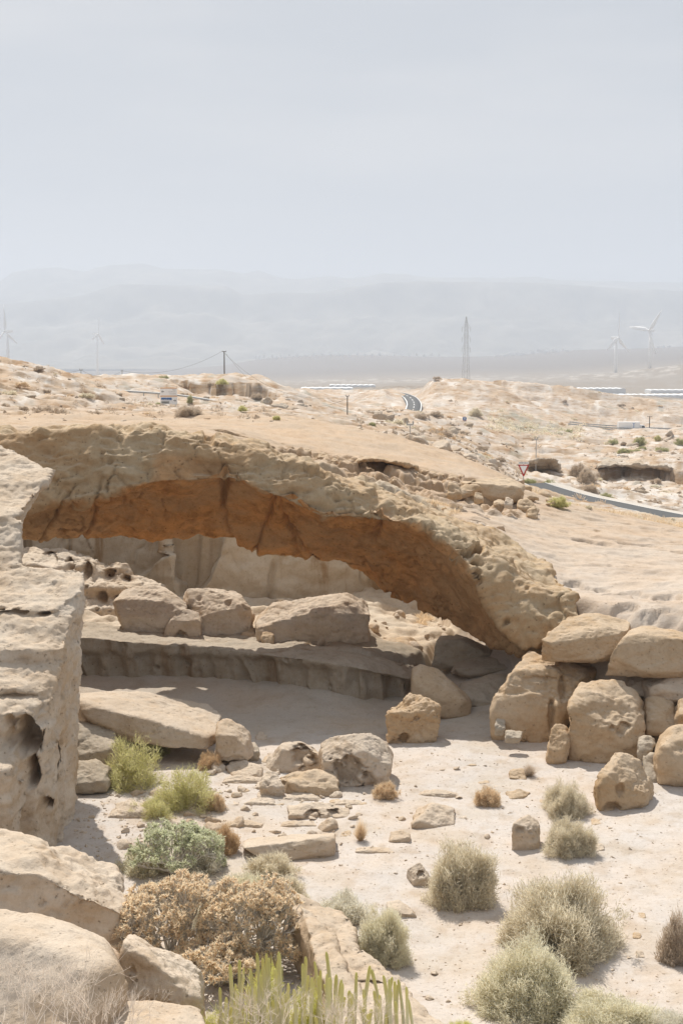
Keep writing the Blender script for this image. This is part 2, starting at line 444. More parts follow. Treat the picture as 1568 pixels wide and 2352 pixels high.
    vo2 = N.new('ShaderNodeTexVoronoi'); vo2.inputs['Scale'].default_value = 23 * scale; L.new(pos, vo2.inputs['Vector'])
    gr = math_('MULTIPLY', ramp(vo2.outputs['Distance'], .24, .12), ramp(n3.outputs['Fac'], .50, .40))
    base = mix(math_('MULTIPLY', gr, .5), base, mix(.5, base, (.78, .69, .56)))
    base = mix(math_('MULTIPLY', ramp(n3.outputs['Fac'], .46, .70), .35), base, mix(1.0, base, (.72, .68, .62), 'MULTIPLY'))
    L.new(base, b.inputs['Base Color'])
    h = math_('ADD', math_('MULTIPLY', n2.outputs['Fac'], 1.2), math_('MULTIPLY', n3.outputs['Fac'], .55))
    h = math_('SUBTRACT', h, math_('MULTIPLY', pit, .55))
    if tint: h = math_('ADD', h, math_('MULTIPLY', math_('MULTIPLY', nA.outputs['Fac'], rk.outputs['Fac']), 5.0))
    bp = N.new('ShaderNodeBump'); bp.inputs['Strength'].default_value = bump * .6; bp.inputs['Distance'].default_value = bdist / scale
    L.new(h, bp.inputs['Height']); L.new(bp.outputs['Normal'], b.inputs['Normal'])
    return m

def leaf_mat(name, root, mid, tip, trans=.25):
    """colour runs from the stem end of each blade to its tip, with blade-to-blade variation"""
    m, t, b = new_mat(name)
    N = t.nodes; L = t.links
    a = N.new('ShaderNodeAttribute'); a.attribute_name = 'tip'
    r = N.new('ShaderNodeValToRGB'); e = r.color_ramp.elements
    e[0].color = (*root, 1); e[1].color = (*tip, 1); e.new(.5).color = (*mid, 1)
    L.new(a.outputs['Fac'], r.inputs['Fac'])
    v = N.new('ShaderNodeAttribute'); v.attribute_name = 'vary'
    mp = N.new('ShaderNodeMapRange'); mp.inputs['To Min'].default_value = .82; mp.inputs['To Max'].default_value = 1.18
    L.new(v.outputs['Fac'], mp.inputs['Value'])
    mx = N.new('ShaderNodeVectorMath'); mx.operation = 'SCALE'; L.new(r.outputs['Color'], mx.inputs[0]); L.new(mp.outputs['Result'], mx.inputs['Scale'])
    L.new(mx.outputs['Vector'], b.inputs['Base Color'])
    tr = N.new('ShaderNodeBsdfTranslucent'); L.new(mx.outputs['Vector'], tr.inputs['Color'])
    ms = N.new('ShaderNodeMixShader'); ms.inputs[0].default_value = trans
    L.new(b.outputs[0], ms.inputs[1]); L.new(tr.outputs[0], ms.inputs[2]); L.new(ms.outputs[0], N['Material Output'].inputs['Surface'])
    return m

M = {}
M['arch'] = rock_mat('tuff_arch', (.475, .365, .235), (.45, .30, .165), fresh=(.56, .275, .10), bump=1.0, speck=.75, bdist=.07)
M['boulder'] = rock_mat('tuff_boulder', (.53, .41, .285), (.47, .325, .19), bump=1.0, bdist=.07, speck=.4)
M['pale'] = rock_mat('tuff_pale', (.58, .49, .395), (.51, .385, .265), bump=1.0, bdist=.07, speck=.4)
M['shade'] = rock_mat('tuff_shaded', (.43, .37, .295), (.40, .325, .235), bump=1.0, bdist=.06)  # darker copy of the tuff for rocks lying in shade, shade put into the colour
M['cliff'] = rock_mat('tuff_cliff', (.61, .525, .43), (.51, .385, .265), bump=1.0, bdist=.07, speck=.55)
M['far'] = rock_mat('tuff_far', (.50, .43, .35), (.44, .33, .22), scale=.35, bump=1.0, bdist=.1)
M['ground'] = rock_mat('ground_tuff', (.5, .45, .38), (.45, .36, .26), tint=True, bump=.8, dust=.3, speck=.3)
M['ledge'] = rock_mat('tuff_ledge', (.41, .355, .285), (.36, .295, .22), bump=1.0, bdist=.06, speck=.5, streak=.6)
M['backwall'] = rock_mat('tuff_smooth_wall', (.58, .50, .395), (.53, .435, .32), bump=.7, streak=.9, speck=.3)
M['asphalt'] = plain('asphalt', (.085, .088, .09), .9, var=.15, scale=3)
M['paint'] = plain('road_paint', (.72, .72, .70), .7)
M['white'] = plain('white_metal', (.88, .88, .87), .45)
M['whitewall'] = plain('white_render', (.78, .77, .74), .8)
M['galv'] = plain('galvanised_steel', (.42, .43, .43), .5, .6)
M['darkmetal'] = plain('dark_steel', (.12, .125, .12), .6, .3)
M['wood'] = plain('creosoted_wood', (.10, .075, .055), .85, var=.25)
M['redpaint'] = plain('red_sign_paint', (.45, .035, .025), .5)
M['bluepaint'] = plain('blue_sign_paint', (.012, .12, .36), .5)
M['orangepaint'] = plain('orange_sign_paint', (.62, .27, .03), .5)
M['blackpaint'] = plain('black_sign_paint', (.03, .035, .03), .5)
M['greypaint'] = plain('grey_sign_paint', (.36, .37, .36), .5)
M['glass'] = plain('dark_glass', (.05, .06, .07), .15)
M['rubber'] = plain('tyre_rubber', (.03, .03, .03), .8)
M['carpaint'] = plain('silver_car_paint', (.42, .44, .45), .3, .3)
M['sheet'] = plain('greenhouse_sheet', (.74, .76, .77), .5)
# ================================================================== ground
def P2(px, Y): return ((px - CX) / F * Y, Y)
ROAD_MAIN = [tuple(at(px, py, Y)[:2]) for px, py, Y in ((900, 1085, 150), (1000, 1100, 136), (1100, 1117, 126), (1204, 1130, 119), (1309, 1146, 114), (1416, 1163, 110), (1568, 1189, 106), (1800, 1228, 101), (2050, 1270, 97))]
HIGHWAY = [(-40, 470), (10, 440), (50, 420), (70, 405), (90, 400), (140, 397), (220, 396)]
BEND3 = [at(px, py, Y) for px, py, Y in ((945, 952, 340), (949, 942, 370), (951, 932, 400), (949, 924, 430), (942, 915, 470), (929, 908, 520), (914, 904, 560), (896, 902, 610))]
ROADS += [(ROAD_MAIN, 3.0), (HIGHWAY[1:], 4.2), ([tuple(p[:2]) for p in BEND3], 4.0), ([P2(388, 118), P2(388, 152)], 2.4)]
for px, py, rx, ry, dp in ((683, 1040, .95, 1.0, .55), (872, 1088, .95, 1.1, .75), (760, 1050, .5, .6, .3), (1085, 1108, .55, .9, .6), (1135, 1118, .5, .8, .5),
                           (1010, 1085, .7, .5, .3), (960, 1078, .5, .5, .3), (525, 992, 1.0, .8, .7),
                           (1343, 1243, .42, .5, 0.15), (1395, 1252, .45, .5, 0.12), (1450, 1250, .55, .45, 0.11), (1490, 1252, .30, .35, 0.09),
                           (1318, 1342, .22, .5, 0.17), (1345, 1350, .30, .35, 0.14), (1378, 1352, .25, .3, 0.11), (1400, 1366, .22, .26, 0.10), (1440, 1362, .30, .3, 0.11),
                           (1432, 1398, .38, .32, 0.15), (1470, 1370, .22, .26, 0.10), (1530, 1368, .42, .45, 0.15), (1490, 1410, .22, .22, 0.09), (1530, 1412, .4, .28, 0.11),
                           (1105, 1176, .28, .3, 0.25), (1100, 1198, .34, .25, 0.20), (1560, 1270, .25, .3, 0.10), (880, 1122, .4, .4, 0.22), (1215, 1312, .2, .3, 0.15)):
    p = hit(px, py, pits=False)
    PITS.append((p[0], p[1], rx, ry, dp))

def scarp(pts, Y, h, D):
    a = np.array([(p[0] - CX) / F for p in pts]); yl = np.array([Y + (p[1] if len(p) > 1 else 0) for p in pts], float)
    SCARPS.append((a, yl, h, D, yl.min() - D * 7, yl.max() + D * 2))
scarp([(-90,), (60,), (200, .3), (330,), (430, -.3), (510, .2)], 46.2, .55, 1.1)
scarp([(540,), (600, .5), (640, -.4), (690, .6), (745,)], 48.0, .42, 1.5)
scarp([(745,), (790, .4), (830, 1.2), (870, 1.6), (930, .6), (1000,), (1060, .8), (1110, .4), (1190, -.5)], 48.0, .55, 1.7)
scarp([(950,), (1000, .5), (1050, .3), (1120, .2), (1180,)], 51.0, .25, 1.2)
scarp([(385, -3), (420,), (500, 1), (560, 1), (605,), (645, -4)], 227, 3.2, 7)
scarp([(1352, -3), (1385,), (1430, 2), (1480, 1), (1530, -1), (1620, 1)], 170, 2.1, 5)
scarp([(1365,), (1430, 1), (1500, -1), (1620, 1)], 178, .8, 2.5)
scarp([(1205,), (1240, 2), (1290,)], 150, 1.0, 3)
scarp([(1110, -6), (1140,), (1180, 3), (1230, 1), (1260, -3), (1310, -9)], 238, 1.9, 6)
scarp([(1150, -3), (1200,), (1270, -2)], 222, 1.0, 5)
scarp([(978, -8), (1040,), (1110, 4), (1180, -3)], 520, 3.0, 6)
scarp([(1000, -4), (1060, 4), (1130,), (1200, -4)], 497, 2.0, 8)
scarp([(1090, -4), (1180, 4), (1260,), (1330, -6)], 470, 2.0, 9)
scarp([(1180, -4), (1260, 4), (1340,), (1430, -6)], 490, 1.8, 8)
scarp([(1035, -5), (1070, 2), (1100, 3), (1140, -3)], 276, 2.0, 6)
scarp([(880, -5), (930, 2), (990, 3), (1050, -3)], 180, .9, 4)
scarp([(800, -5), (860, 2), (930, 3), (980, -3)], 140, .7, 3)
scarp([(95,), (130, 1), (158, -1)], 140, 1.0, 3)
scarp([(-60,), (30, 1), (110, -1)], 118, .7, 3)
scarp([(40,), (130, 1), (230, -1)], 100, .5, 2.4)
scarp([(215,), (290, 1), (360, -2)], 128, .7, 2.5)
scarp([(-40,), (130, 1), (300, 1), (420, -1)], 72, .35, 1.6)
scarp([(640, -3), (700, 1), (760, -2)], 190, .8, 4)
scarp([(1480, -3), (1520, 1), (1600,)], 330, 1.5, 6)
scarp([(1330, -3), (1400, 1), (1470, -2)], 430, 2.0, 6)

for (a, b, Y_, h_, D_) in ((1150, 1330, 38.5, .09, .6), (1330, 1700, 36.5, .10, .6), (1230, 1480, 41.5, .08, .7), (1420, 1700, 44.5, .10, .8), (1120, 1290, 43.5, .08, .6), (1250, 1520, 48.5, .09, .9), (1380, 1700, 53.0, .12, 1.0),
                           (1160, 1300, 52.0, .08, .8), (1480, 1700, 39.5, .07, .5), (1180, 1400, 35.5, .06, .5), (850, 1010, 40.5, .08, .6), (700, 900, 43.9, .06, .6), (560, 800, 53.5, .10, 1.2), (760, 1050, 56.0, .12, 1.2)):
    scarp([(a, -.4), (a * .7 + b * .3, .2), (a * .3 + b * .7, .25), (b, -.4)], Y_, h_, D_)

def build_ground():
    rows = np.concatenate([np.arange(4, 14, .4), np.arange(14, 30, .11), np.arange(30, 52, .075), np.arange(52, 130, .33),
                           np.exp(np.linspace(math.log(130), math.log(560), 330)), np.exp(np.linspace(math.log(562), math.log(6900), 170))])
    ac = np.concatenate([np.linspace(-.40, -.262, 26)[:-1], np.linspace(-.262, .262, 470), np.linspace(.262, .40, 26)[1:]])
    A, Y = np.meshgrid(ac, rows)
    x = (A * Y).ravel(); y = Y.ravel()
    z = zfull(x, y)
    nr, nc = A.shape
    i = np.arange(nr - 1)[:, None] * nc + np.arange(nc - 1)[None, :]
    q = np.stack([i, i + 1, i + nc + 1, i + nc], -1).reshape(-1, 4)
    me = mesh_np('ground', np.stack([x, y, z], 1), quads=q)
    # ---- the colour of the ground itself
    P = xy0(x, y)
    sand = np.array((.555, .51, .47)); slab = np.array((.49, .385, .285)); pale = np.array((.53, .47, .41)); och = np.array((.42, .315, .215))
    white = np.array((.66, .63, .59)); grey = np.array((.33, .32, .27)); earth = np.array((.22, .195, .165))
    far = sstep(60, 110, y)
    yy = np.clip(y, 40, 700)
    az_, ly_ = x / np.maximum(y, 1), np.log(np.maximum(y, 4))
    n1 = fbm(np.stack([az_ * 40, ly_ * 13, 0 * yy], 1), 4, 61); n2 = fbm(np.stack([az_ * 120, ly_ * 36, 0 * yy], 1), 4, 62); n3 = fbm(np.stack([az_ * 60, ly_ * 20, 0 * yy], 1), 4, 66)
    def lerp(a, b, t): return a + (b - a) * t[:, None]
    c = np.tile(slab, (len(x), 1))
    c = lerp(c, pale, sstep(1.5, 6, x) * sstep(60, 30, y) * .8)
    c = lerp(c, pale, far * sstep(-.25, .2, n1))
    c = lerp(c, white, far * sstep(.18, .4, n2) * .8)
    c = lerp(c, och, far * sstep(.15, .5, -n2) * .7)
    c = lerp(c, grey, far * sstep(.22, .5, n3) * .65)
    # white dust on the verge beyond the road, grey quarry rubble in the valley
    px = CX + F * x / y
    c = lerp(c, white, sstep(104, 118, y) * sstep(165, 140, y) * sstep(1150, 1250, px) * sstep(-.35, .15, n2) * .8)
    c = lerp(c, earth, sstep(640, 900, y) * .85)
    gu = sstep(1120, 1180, px) * sstep(1330, 1260, px) * sstep(255, 290, y) * sstep(420, 380, y)
    c = lerp(c, np.array((.27, .26, .20)), gu * sstep(-.3, .2, n2) * .8)
    # dry grass beside the road
    c = lerp(c, np.array((.46, .36, .235)), sstep(58, 66, y) * sstep(104, 92, y) * sstep(1200, 1260, px) * sstep(-.4, .1, n2) * .7)
    c = lerp(c, np.array((.17, .15, .135)), sstep(2300, 3000, y))
    c = lerp(c, np.array((.46, .43, .39)), sstep(1700, 2000, y) * sstep(2500, 2300, y) * sstep(.0, .3, n2 + .25 * n1) * .9)
    m = y < 55
    sd = sdpoly(x[m], y[m], CANYON); zz = z[m]; xs = x[m]; ys = y[m]
    k = sstep(-.1, .5, sd + n2[m] * .3) * sstep(3.4, 1.6, zz)
    cs = np.tile(sand, (m.sum(), 1))
    cs = lerp(cs, np.array((.50, .435, .36)), sstep(-.15, .4, fbm(P[m] * .8, 5, 64)) * .6)
    cs = lerp(cs, np.array((.44, .36, .28)), sstep(.12, .42, fbm(P[m] * 2.2 + 7, 5, 67)) * .5)
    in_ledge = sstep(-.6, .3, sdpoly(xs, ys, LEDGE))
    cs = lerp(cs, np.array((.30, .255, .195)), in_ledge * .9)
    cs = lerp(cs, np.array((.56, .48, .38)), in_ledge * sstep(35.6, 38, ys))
    # floor under the arch: greyer and darker
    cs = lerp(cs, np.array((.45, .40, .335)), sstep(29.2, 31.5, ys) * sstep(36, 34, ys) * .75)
    cm = c[m]
    # smooth back wall of the canyon and its water stains
    wall = sstep(-1.2, -.1, sd) * sstep(6.2, 5.2, zz) * sstep(41.5, 43, ys)
    cm = lerp(cm, np.array((.54, .465, .36)), np.clip(wall, 0, 1)); k = k * (1 - wall * sstep(1.0, 1.6, zz))
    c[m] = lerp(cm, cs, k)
    # broken risers of browner tuff, darkened to put their shade into the colour
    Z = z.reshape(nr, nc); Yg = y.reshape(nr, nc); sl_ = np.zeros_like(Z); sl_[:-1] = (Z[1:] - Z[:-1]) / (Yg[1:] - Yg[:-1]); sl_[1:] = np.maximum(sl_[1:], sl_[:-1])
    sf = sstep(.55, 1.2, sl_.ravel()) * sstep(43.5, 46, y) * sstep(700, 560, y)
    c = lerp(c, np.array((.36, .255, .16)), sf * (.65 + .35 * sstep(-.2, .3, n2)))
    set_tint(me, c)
    rk = sstep(58, 95, y) * (1 - sstep(900, 1500, y)); rk = np.maximum(rk, .30 * sstep(1.9, 2.6, z) * sstep(62, 45, y)); set_float(me, 'rocky', rk)
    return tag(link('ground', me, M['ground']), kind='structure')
ground = build_ground()

# ================================================================== rock meshes
def remesh(v, f, voxel, smooth=4):
    me = bpy.data.meshes.new('tmp'); me.from_pydata([tuple(map(float, p)) for p in v], [], f); me.update()
    bm = bmesh.new(); bm.from_mesh(me); bmesh.ops.recalc_face_normals(bm, faces=bm.faces); bm.to_mesh(me); bm.free()
    o = bpy.data.objects.new('tmp', me); COL.objects.link(o)
    md = o.modifiers.new('r', 'REMESH'); md.mode = 'VOXEL'; md.voxel_size = voxel
    if smooth:
        ms = o.modifiers.new('s', 'SMOOTH'); ms.factor = .5; ms.iterations = smooth
    dg = bpy.context.evaluated_depsgraph_get()
    out = bpy.data.meshes.new_from_object(o.evaluated_get(dg))
    bpy.data.objects.remove(o); bpy.data.meshes.remove(me)
    return out

def get_vn(me):
    n = len(me.vertices)
    v = np.empty(n * 3, np.float32); me.vertices.foreach_get('co', v)
    nn = np.empty(n * 3, np.float32); me.vertex_normals.foreach_get('vector', nn)
    return v.reshape(-1, 3).astype(float), nn.reshape(-1, 3).astype(float)

def put_v(me, v):
    me.vertices.foreach_set('co', np.asarray(v, np.float32).ravel())
    me.polygons.foreach_set('use_smooth', np.ones(len(me.polygons), bool)); me.update()

def rough(v, n, s, amp, seed, strata=0.0, pitty=0.0):
    """weathering displacement along the normals; s is the size of the largest lumps"""
    q = v / s
    d = fbm(q, 5, seed, .5) * amp
    r = np.abs(fbm(q * 1.7, 3, seed + 9)); d = d - amp * .5 * (1 - sstep(0, .12, r)) * .6
    d = d + amp * .22 * fbm(q * 6, 3, seed + 4)
    if strata:
        zz = v[:, 2] * 2.3 + fbm(q * .6, 3, seed + 5) * .9
        d = d + strata * (np.tanh(gnoise(np.stack([zz * 1.3, zz * 0 + seed, zz * 0], 1), seed) * 5))
    if pitty:
        f1, _ = cells(q * 2.6 + fbm(q * 3, 2, seed + 6)[:, None] * .2, seed)
        ms = sstep(-.05, .3, fbm(q * .8, 2, seed + 7))
        d = d - pitty * ms * (1 - sstep(.12, .34, f1))
    return v + n * d[:, None]

def add_prism(V, Fc, poly, zbot):
    """solid under a top polygon of 3D points, down to zbot (a height or a list of heights)"""
    b = len(V); n = len(poly)
    zb = zbot if hasattr(zbot, '__len__') else [zbot] * n
    V += [tuple(p) for p in poly] + [(p[0], p[1], z) for p, z in zip(poly, zb)]
    Fc.append(tuple(b + i for i in range(n))); Fc.append(tuple(b + n + i for i in reversed(range(n))))
    for i in range(n):
        j = (i + 1) % n; Fc.append((b + i, b + n + i, b + n + j, b + j))

# ------------------------------------------------------------------ the arch
ST = [  # top edge, lip of the face, back edge of the underside (frame positions), then their distances and that of the back
    ((-420, 1000), (-420, 1190), (-420, 1250), 34.5, 33.72, 36.5, 37.2),
    ((-150, 996), (-150, 1190), (-150, 1250), 34.5, 33.72, 36.5, 37.2),
    ((0, 990), (15, 1196), (20, 1240), 34.5, 33.72, 36.5, 37.2),
    ((60, 985), (60, 1176), (80, 1246), 34.5, 33.72, 36.5, 37.2),
    ((120, 983), (120, 1153), (140, 1246), 34.5, 33.72, 36.5, 37.2),
    ((210, 988), (210, 1151), (210, 1243), 34.5, 33.72, 36.5, 37.2),
    ((300, 990), (300, 1122), (300, 1238), 34.5, 33.72, 36.5, 37.2),
    ((380, 996), (380, 1107), (400, 1226), 34.5, 33.72, 36.5, 37.2),
    ((450, 1000), (450, 1105), (460, 1233), 34.5, 33.72, 36.5, 37.2),
    ((520, 1013), (515, 1098), (510, 1235), 34.5, 33.72, 36.5, 37.2),
    ((570, 1028), (570, 1106), (545, 1262), 34.4, 33.66, 36.4, 37.2),
    ((620, 1044), (615, 1133), (590, 1276), 34.4, 33.66, 36.4, 37.3),
    ((690, 1072), (675, 1156), (650, 1279), 34.4, 33.66, 36.4, 37.4),
    ((760, 1097), (740, 1188), (715, 1290), 34.4, 33.66, 36.4, 37.5),
    ((830, 1115), (800, 1188), (770, 1296), 34.4, 33.66, 36.4, 37.6),
    ((899, 1138), (869, 1186), (824, 1313), 34.3, 33.4, 36.3, 37.8),
    ((960, 1170), (930, 1203), (860, 1340), 34.2, 33.3, 36.2, 38.0),
    ((1020, 1200), (990, 1215), (905, 1377), 34.0, 33.2, 36.0, 38.2),
    ((1064, 1226), (1029, 1248), (960, 1405), 33.9, 33.0, 35.8, 38.5),
    ((1110, 1270), (1070, 1290), (1020, 1423), 33.6, 32.8, 35.4, 38.5),
    ((1170, 1290), (1100, 1340), (1065, 1456), 33.3, 32.6, 35.0, 38.5),
    ((1210, 1332), (1130, 1400), (1110, 1472), 33.0, 32.4, 34.5, 38.2),
    ((1260, 1352), (1160, 1445), (1150, 1487), 32.7, 32.2, 34.0, 37.8),
    ((1310, 1368), (1190, 1490), (1185, 1508), 32.4, 32.0, 33.4, 37.0),
    ((1330, 1408), (1250, 1480), (1240, 1500), 32.1, 31.8, 32.6, 36.0),
    ((1322, 1445), (1300, 1470), (1290, 1485), 31.9, 31.7, 32.2, 34.6),
]
def build_arch():
    rings = []
    for T, Lp, B, ty, ly, by, ky in ST:
        T3, L3, B3 = at(*T, ty), at(*Lp, ly), at(*B, by)
        dz = T3[2] - max(B3[2], 0)
        drop = .12 + .10 * (ky - ty - 2.7)
        Tm = T3 + np.array((0, .45, -.02)); Tb = np.array((T3[0] + (B3[0] - T3[0]) * .35, ky, T3[2] - drop))
        K = np.array((B3[0] * .8 + T3[0] * .2, (by + ky) / 2 + .35, B3[2] + .45 * (Tb[2] - B3[2])))
        Mid = (L3 + B3) / 2 + np.array((0, .22, .20)) * min(1, np.linalg.norm(L3 - B3) / 3)
        if ty < 34.35:      # the right half is one with the slab: lie just over it
            for q in (Tm, Tb): q[2] = max(q[2], float(plateau_base(np.array([q[0]]), np.array([q[1]]))[0]) + .10)
        Fm = (T3 + L3) / 2 + np.array((0, -.10, .05))
        Bt = B3 + np.array((0, .22, .10))
        rings.append([T3, Fm, L3, Mid, B3, Bt, K, Tb, Tm])
    R = np.array(rings)
    V = [tuple(p) for r in R for p in r]; n = R.shape[1]; Fc = []
    for i in range(len(R) - 1):
        for k in range(n):
            Fc.append((i * n + k, i * n + (k + 1) % n, (i + 1) * n + (k + 1) % n, (i + 1) * n + k))
    Fc.append(tuple(range(n))); Fc.append(tuple((len(R) - 1) * n + k for k in reversed(range(n))))
    me = remesh(V, Fc, .045, 5)
    v, nn = get_vn(me)
    px, py, _ = proj(v)
    seed = 201
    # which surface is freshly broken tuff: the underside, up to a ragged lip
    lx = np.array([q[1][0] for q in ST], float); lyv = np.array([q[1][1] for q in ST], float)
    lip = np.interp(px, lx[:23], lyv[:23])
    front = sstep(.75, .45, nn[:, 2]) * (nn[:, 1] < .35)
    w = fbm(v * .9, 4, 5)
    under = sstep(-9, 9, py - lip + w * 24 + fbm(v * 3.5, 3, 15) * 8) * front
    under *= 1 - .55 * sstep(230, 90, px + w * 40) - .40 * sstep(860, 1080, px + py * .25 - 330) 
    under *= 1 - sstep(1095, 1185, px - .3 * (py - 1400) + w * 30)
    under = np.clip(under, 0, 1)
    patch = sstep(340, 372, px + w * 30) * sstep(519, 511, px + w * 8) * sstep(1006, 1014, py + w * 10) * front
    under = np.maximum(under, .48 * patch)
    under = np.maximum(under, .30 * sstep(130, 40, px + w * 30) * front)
    d = fbm(v * .55, 4, seed) * .26 + fbm(v * 1.7, 3, seed + 1) * .10 + fbm(v * 5, 3, seed + 2) * .035
    face = 1 - sstep(.0, .3, under)
    d = d * (1.05 + .1 * face)
    d += .12 * fbm(v * np.array((1.3, .8, .8)), 3, seed + 6) * sstep(.1, -.2, nn[:, 2])
    r = np.abs(fbm(v * np.array((.8, .8, .45)), 3, seed + 3))
    d -= .12 * (1 - sstep(0, .05, r)) * sstep(.2, -.5, fbm(v * .3, 2, 77))
    # small pits on the face
    f1, _ = cells(v * 3.2 + fbm(v * 2, 2, 3)[:, None] * .25, 19)
    d -= .10 * (1 - sstep(.10, .30, f1)) * face * sstep(-.05, .25, fbm(v * .7 + 9, 2, 91))
    # grooves that run down the leg
    leg = sstep(850, 1000, px) * (1 - sstep(1210, 1300, px)) * sstep(.6, .2, nn[:, 2])
    g = gnoise(np.stack([(px * .82 - py * .55) / 21, v[:, 1] * .25, px * 0], 1), 34)
    d += leg * g * .17
    # long cracks across the span
    for x0, y0, sl, w, dp in ((515, 1100, -.02, 5, .20), (520, 1180, .10, 4, .13), (600, 1230, -.40, 5, .16), (212, 1180, -.35, 4, .14), (655, 1200, .5, 4, .12), (700, 1265, .6, 4, .12),
                              (130, 1180, -.7, 3, .12), (875, 1170, -.25, 5, .15), (1140, 1450, .7, 4, .08)):
        q = (px - x0) - sl * (py - y0) + fbm(v * .9, 3, int(x0)) * 16
        ln = sstep(95, 60, np.abs(py - y0))
        d -= dp * np.exp(-(q / w) ** 2) * ln * sstep(.7, .4, nn[:, 2])
    # step where the roof slab overrides the face near the crack
    d -= .22 * sstep(520, 512, px) * sstep(425, 455, px) * sstep(1008, 1022, py) * sstep(1090, 1075, py) * sstep(.7, .4, nn[:, 2])
    # row of holes above the foot, and the hollow beside the knob
    for hx, hy, r_, dp in ((1053, 1262, 9, .35), (1066, 1268, 8, .35), (1080, 1268, 9, .4), (1098, 1263, 12, .45), (1090, 1296, 9, .45), (1094, 1318, 9, .4), (1100, 1335, 7, .35), (1163, 1430, 8, .2), (480, 1005, 14, .25), (1318, 1440, 7, .2)):
        q = np.hypot(px - hx, (py - hy) * .9) / r_ + fbm(v * 4, 2, 7) * .3
        d -= dp * (1 - sstep(.55, 1.05, q)) * (nn[:, 1] < .2)
    v2 = v + nn * d[:, None]
    v2 = v2 + nn * (fbm(v * 7, 4, seed + 8, .65) * .030 + np.tanh(fbm(v * np.array((.8, .8, 2.4)), 4, seed + 9) * 9) * .075 * face - .10 * (1 - sstep(0, .03, np.abs(fbm(v * np.array((.7, .7, 1.1)), 4, seed + 10)))) * sstep(0, .2, fbm(v * .5, 2, seed + 11)))[:, None] * (1 - .6 * sstep(940, 1090, px))[:, None]
    put_v(me, v2)
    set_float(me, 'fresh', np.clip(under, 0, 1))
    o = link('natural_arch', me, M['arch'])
    return tag(o, 'long low natural arch of pale tuff with orange underside spanning the sandy hollow', 'rock arch')
arch = build_arch()

# ------------------------------------------------------------------ boulders
def ico(sub):
    bm = bmesh.new(); bmesh.ops.create_icosphere(bm, subdivisions=sub, radius=1)
    v = np.array([tuple(q.co) for q in bm.verts]); f = np.array([[w.index for w in q.verts] for q in bm.faces]); bm.free()
    return v, f
ICO = {k: ico(k) for k in (3, 4, 5, 6)}

def hull_planes(pts):
    bm = bmesh.new()
    for p in pts: bm.verts.new(tuple(map(float, p)))
    bmesh.ops.convex_hull(bm, input=bm.verts)
    bm.normal_update()
    c = np.mean(pts, 0); out = []
    for f in bm.faces:
        n = np.array(f.normal); h = float(n @ (np.array(f.verts[0].co) - c))
        if h < 0: n, h = -n, -h
        if h < 1e-4: continue
        if any((n @ m) > .985 for m, _ in out): continue
        out.append((n, h))
    bm.free()
    return c, np.array([o[0] for o in out]), np.array([o[1] for o in out])

BN = [0]
def rock_from(pts, name, mat, label, cat='boulder', group=None, sub=5, amp=.055, sharp=130, pitty=.012, dents=(), strata=0.0, chips=15):
    pts = np.array(pts, float)
    lo, hi = pts.min(0), pts.max(0); sc = np.maximum((hi - lo) / 2, .05)
    c, N, Hh = hull_planes(pts / sc)
    d, f = ICO[sub]
    rs = np.random.default_rng(900 + BN[0] * 7)
    for _ in range(chips):      # break a few corners off
        nv = rs.normal(size=3); nv /= np.linalg.norm(nv)
        if nv[1] > .5 or nv[2] < -.3: continue
        sup = ((pts / sc - c) @ nv).max(); N = np.vstack([N, nv]); Hh = np.append(Hh, sup * (.79 + .17 * rs.random()))
    q = np.clip(d @ N.T, 0, None) / Hh
    r = (q ** sharp).sum(1) ** (-1 / sharp)
    v = (c + d * r[:, None]) * sc
    BN[0] += 1; seed = 300 + 11 * BN[0]
    me = mesh_np(name, v, tris=f)
    v, nn = get_vn(me)
    s = float(np.cbrt(np.prod(sc)) * 1.1)
    off = seed * 3.7
    vv = rough(v + off, nn, s, amp * s * 1.15, seed, strata * s, pitty * s * 2.2) - off
    vv += nn * (fbm((v + off) / s * 7, 4, seed + 3, .62) * amp * s * .42)[:, None]
    tb = fbm((v + off) / s * np.array((1.1, 1.1, 2.0)), 4, seed + 21); vv += nn * (np.tanh(tb * 9) * amp * s * .55)[:, None]
    cr = np.abs(fbm((v + off) / s * 2.2, 3, seed + 12)); vv -= nn * ((1 - sstep(0, .035, cr)) * sstep(0, .25, fbm((v + off) / s * .9, 2, seed + 13)) * amp * s * .6)[:, None]
    if dents:
        px, py, dep = proj(vv)
        for dd_ in dents:
            dx, dy, rad, rady, depth = dd_ if len(dd_) == 5 else (dd_[0], dd_[1], dd_[2], dd_[2], dd_[3])
            front = nn[:, 1] < .25
            k = np.hypot((px - dx) / rad, (py - dy) / rady) + fbm((v + off) * 3.2 / s, 4, seed) * .9
            w = (1 - sstep(.45, 1.0, k)) * front
            vv = vv + np.array((0, 1, -.1)) * (w * depth)[:, None]
    put_v(me, vv)
    o = link(name, me, mat)
    return tag(o, label, cat, group)

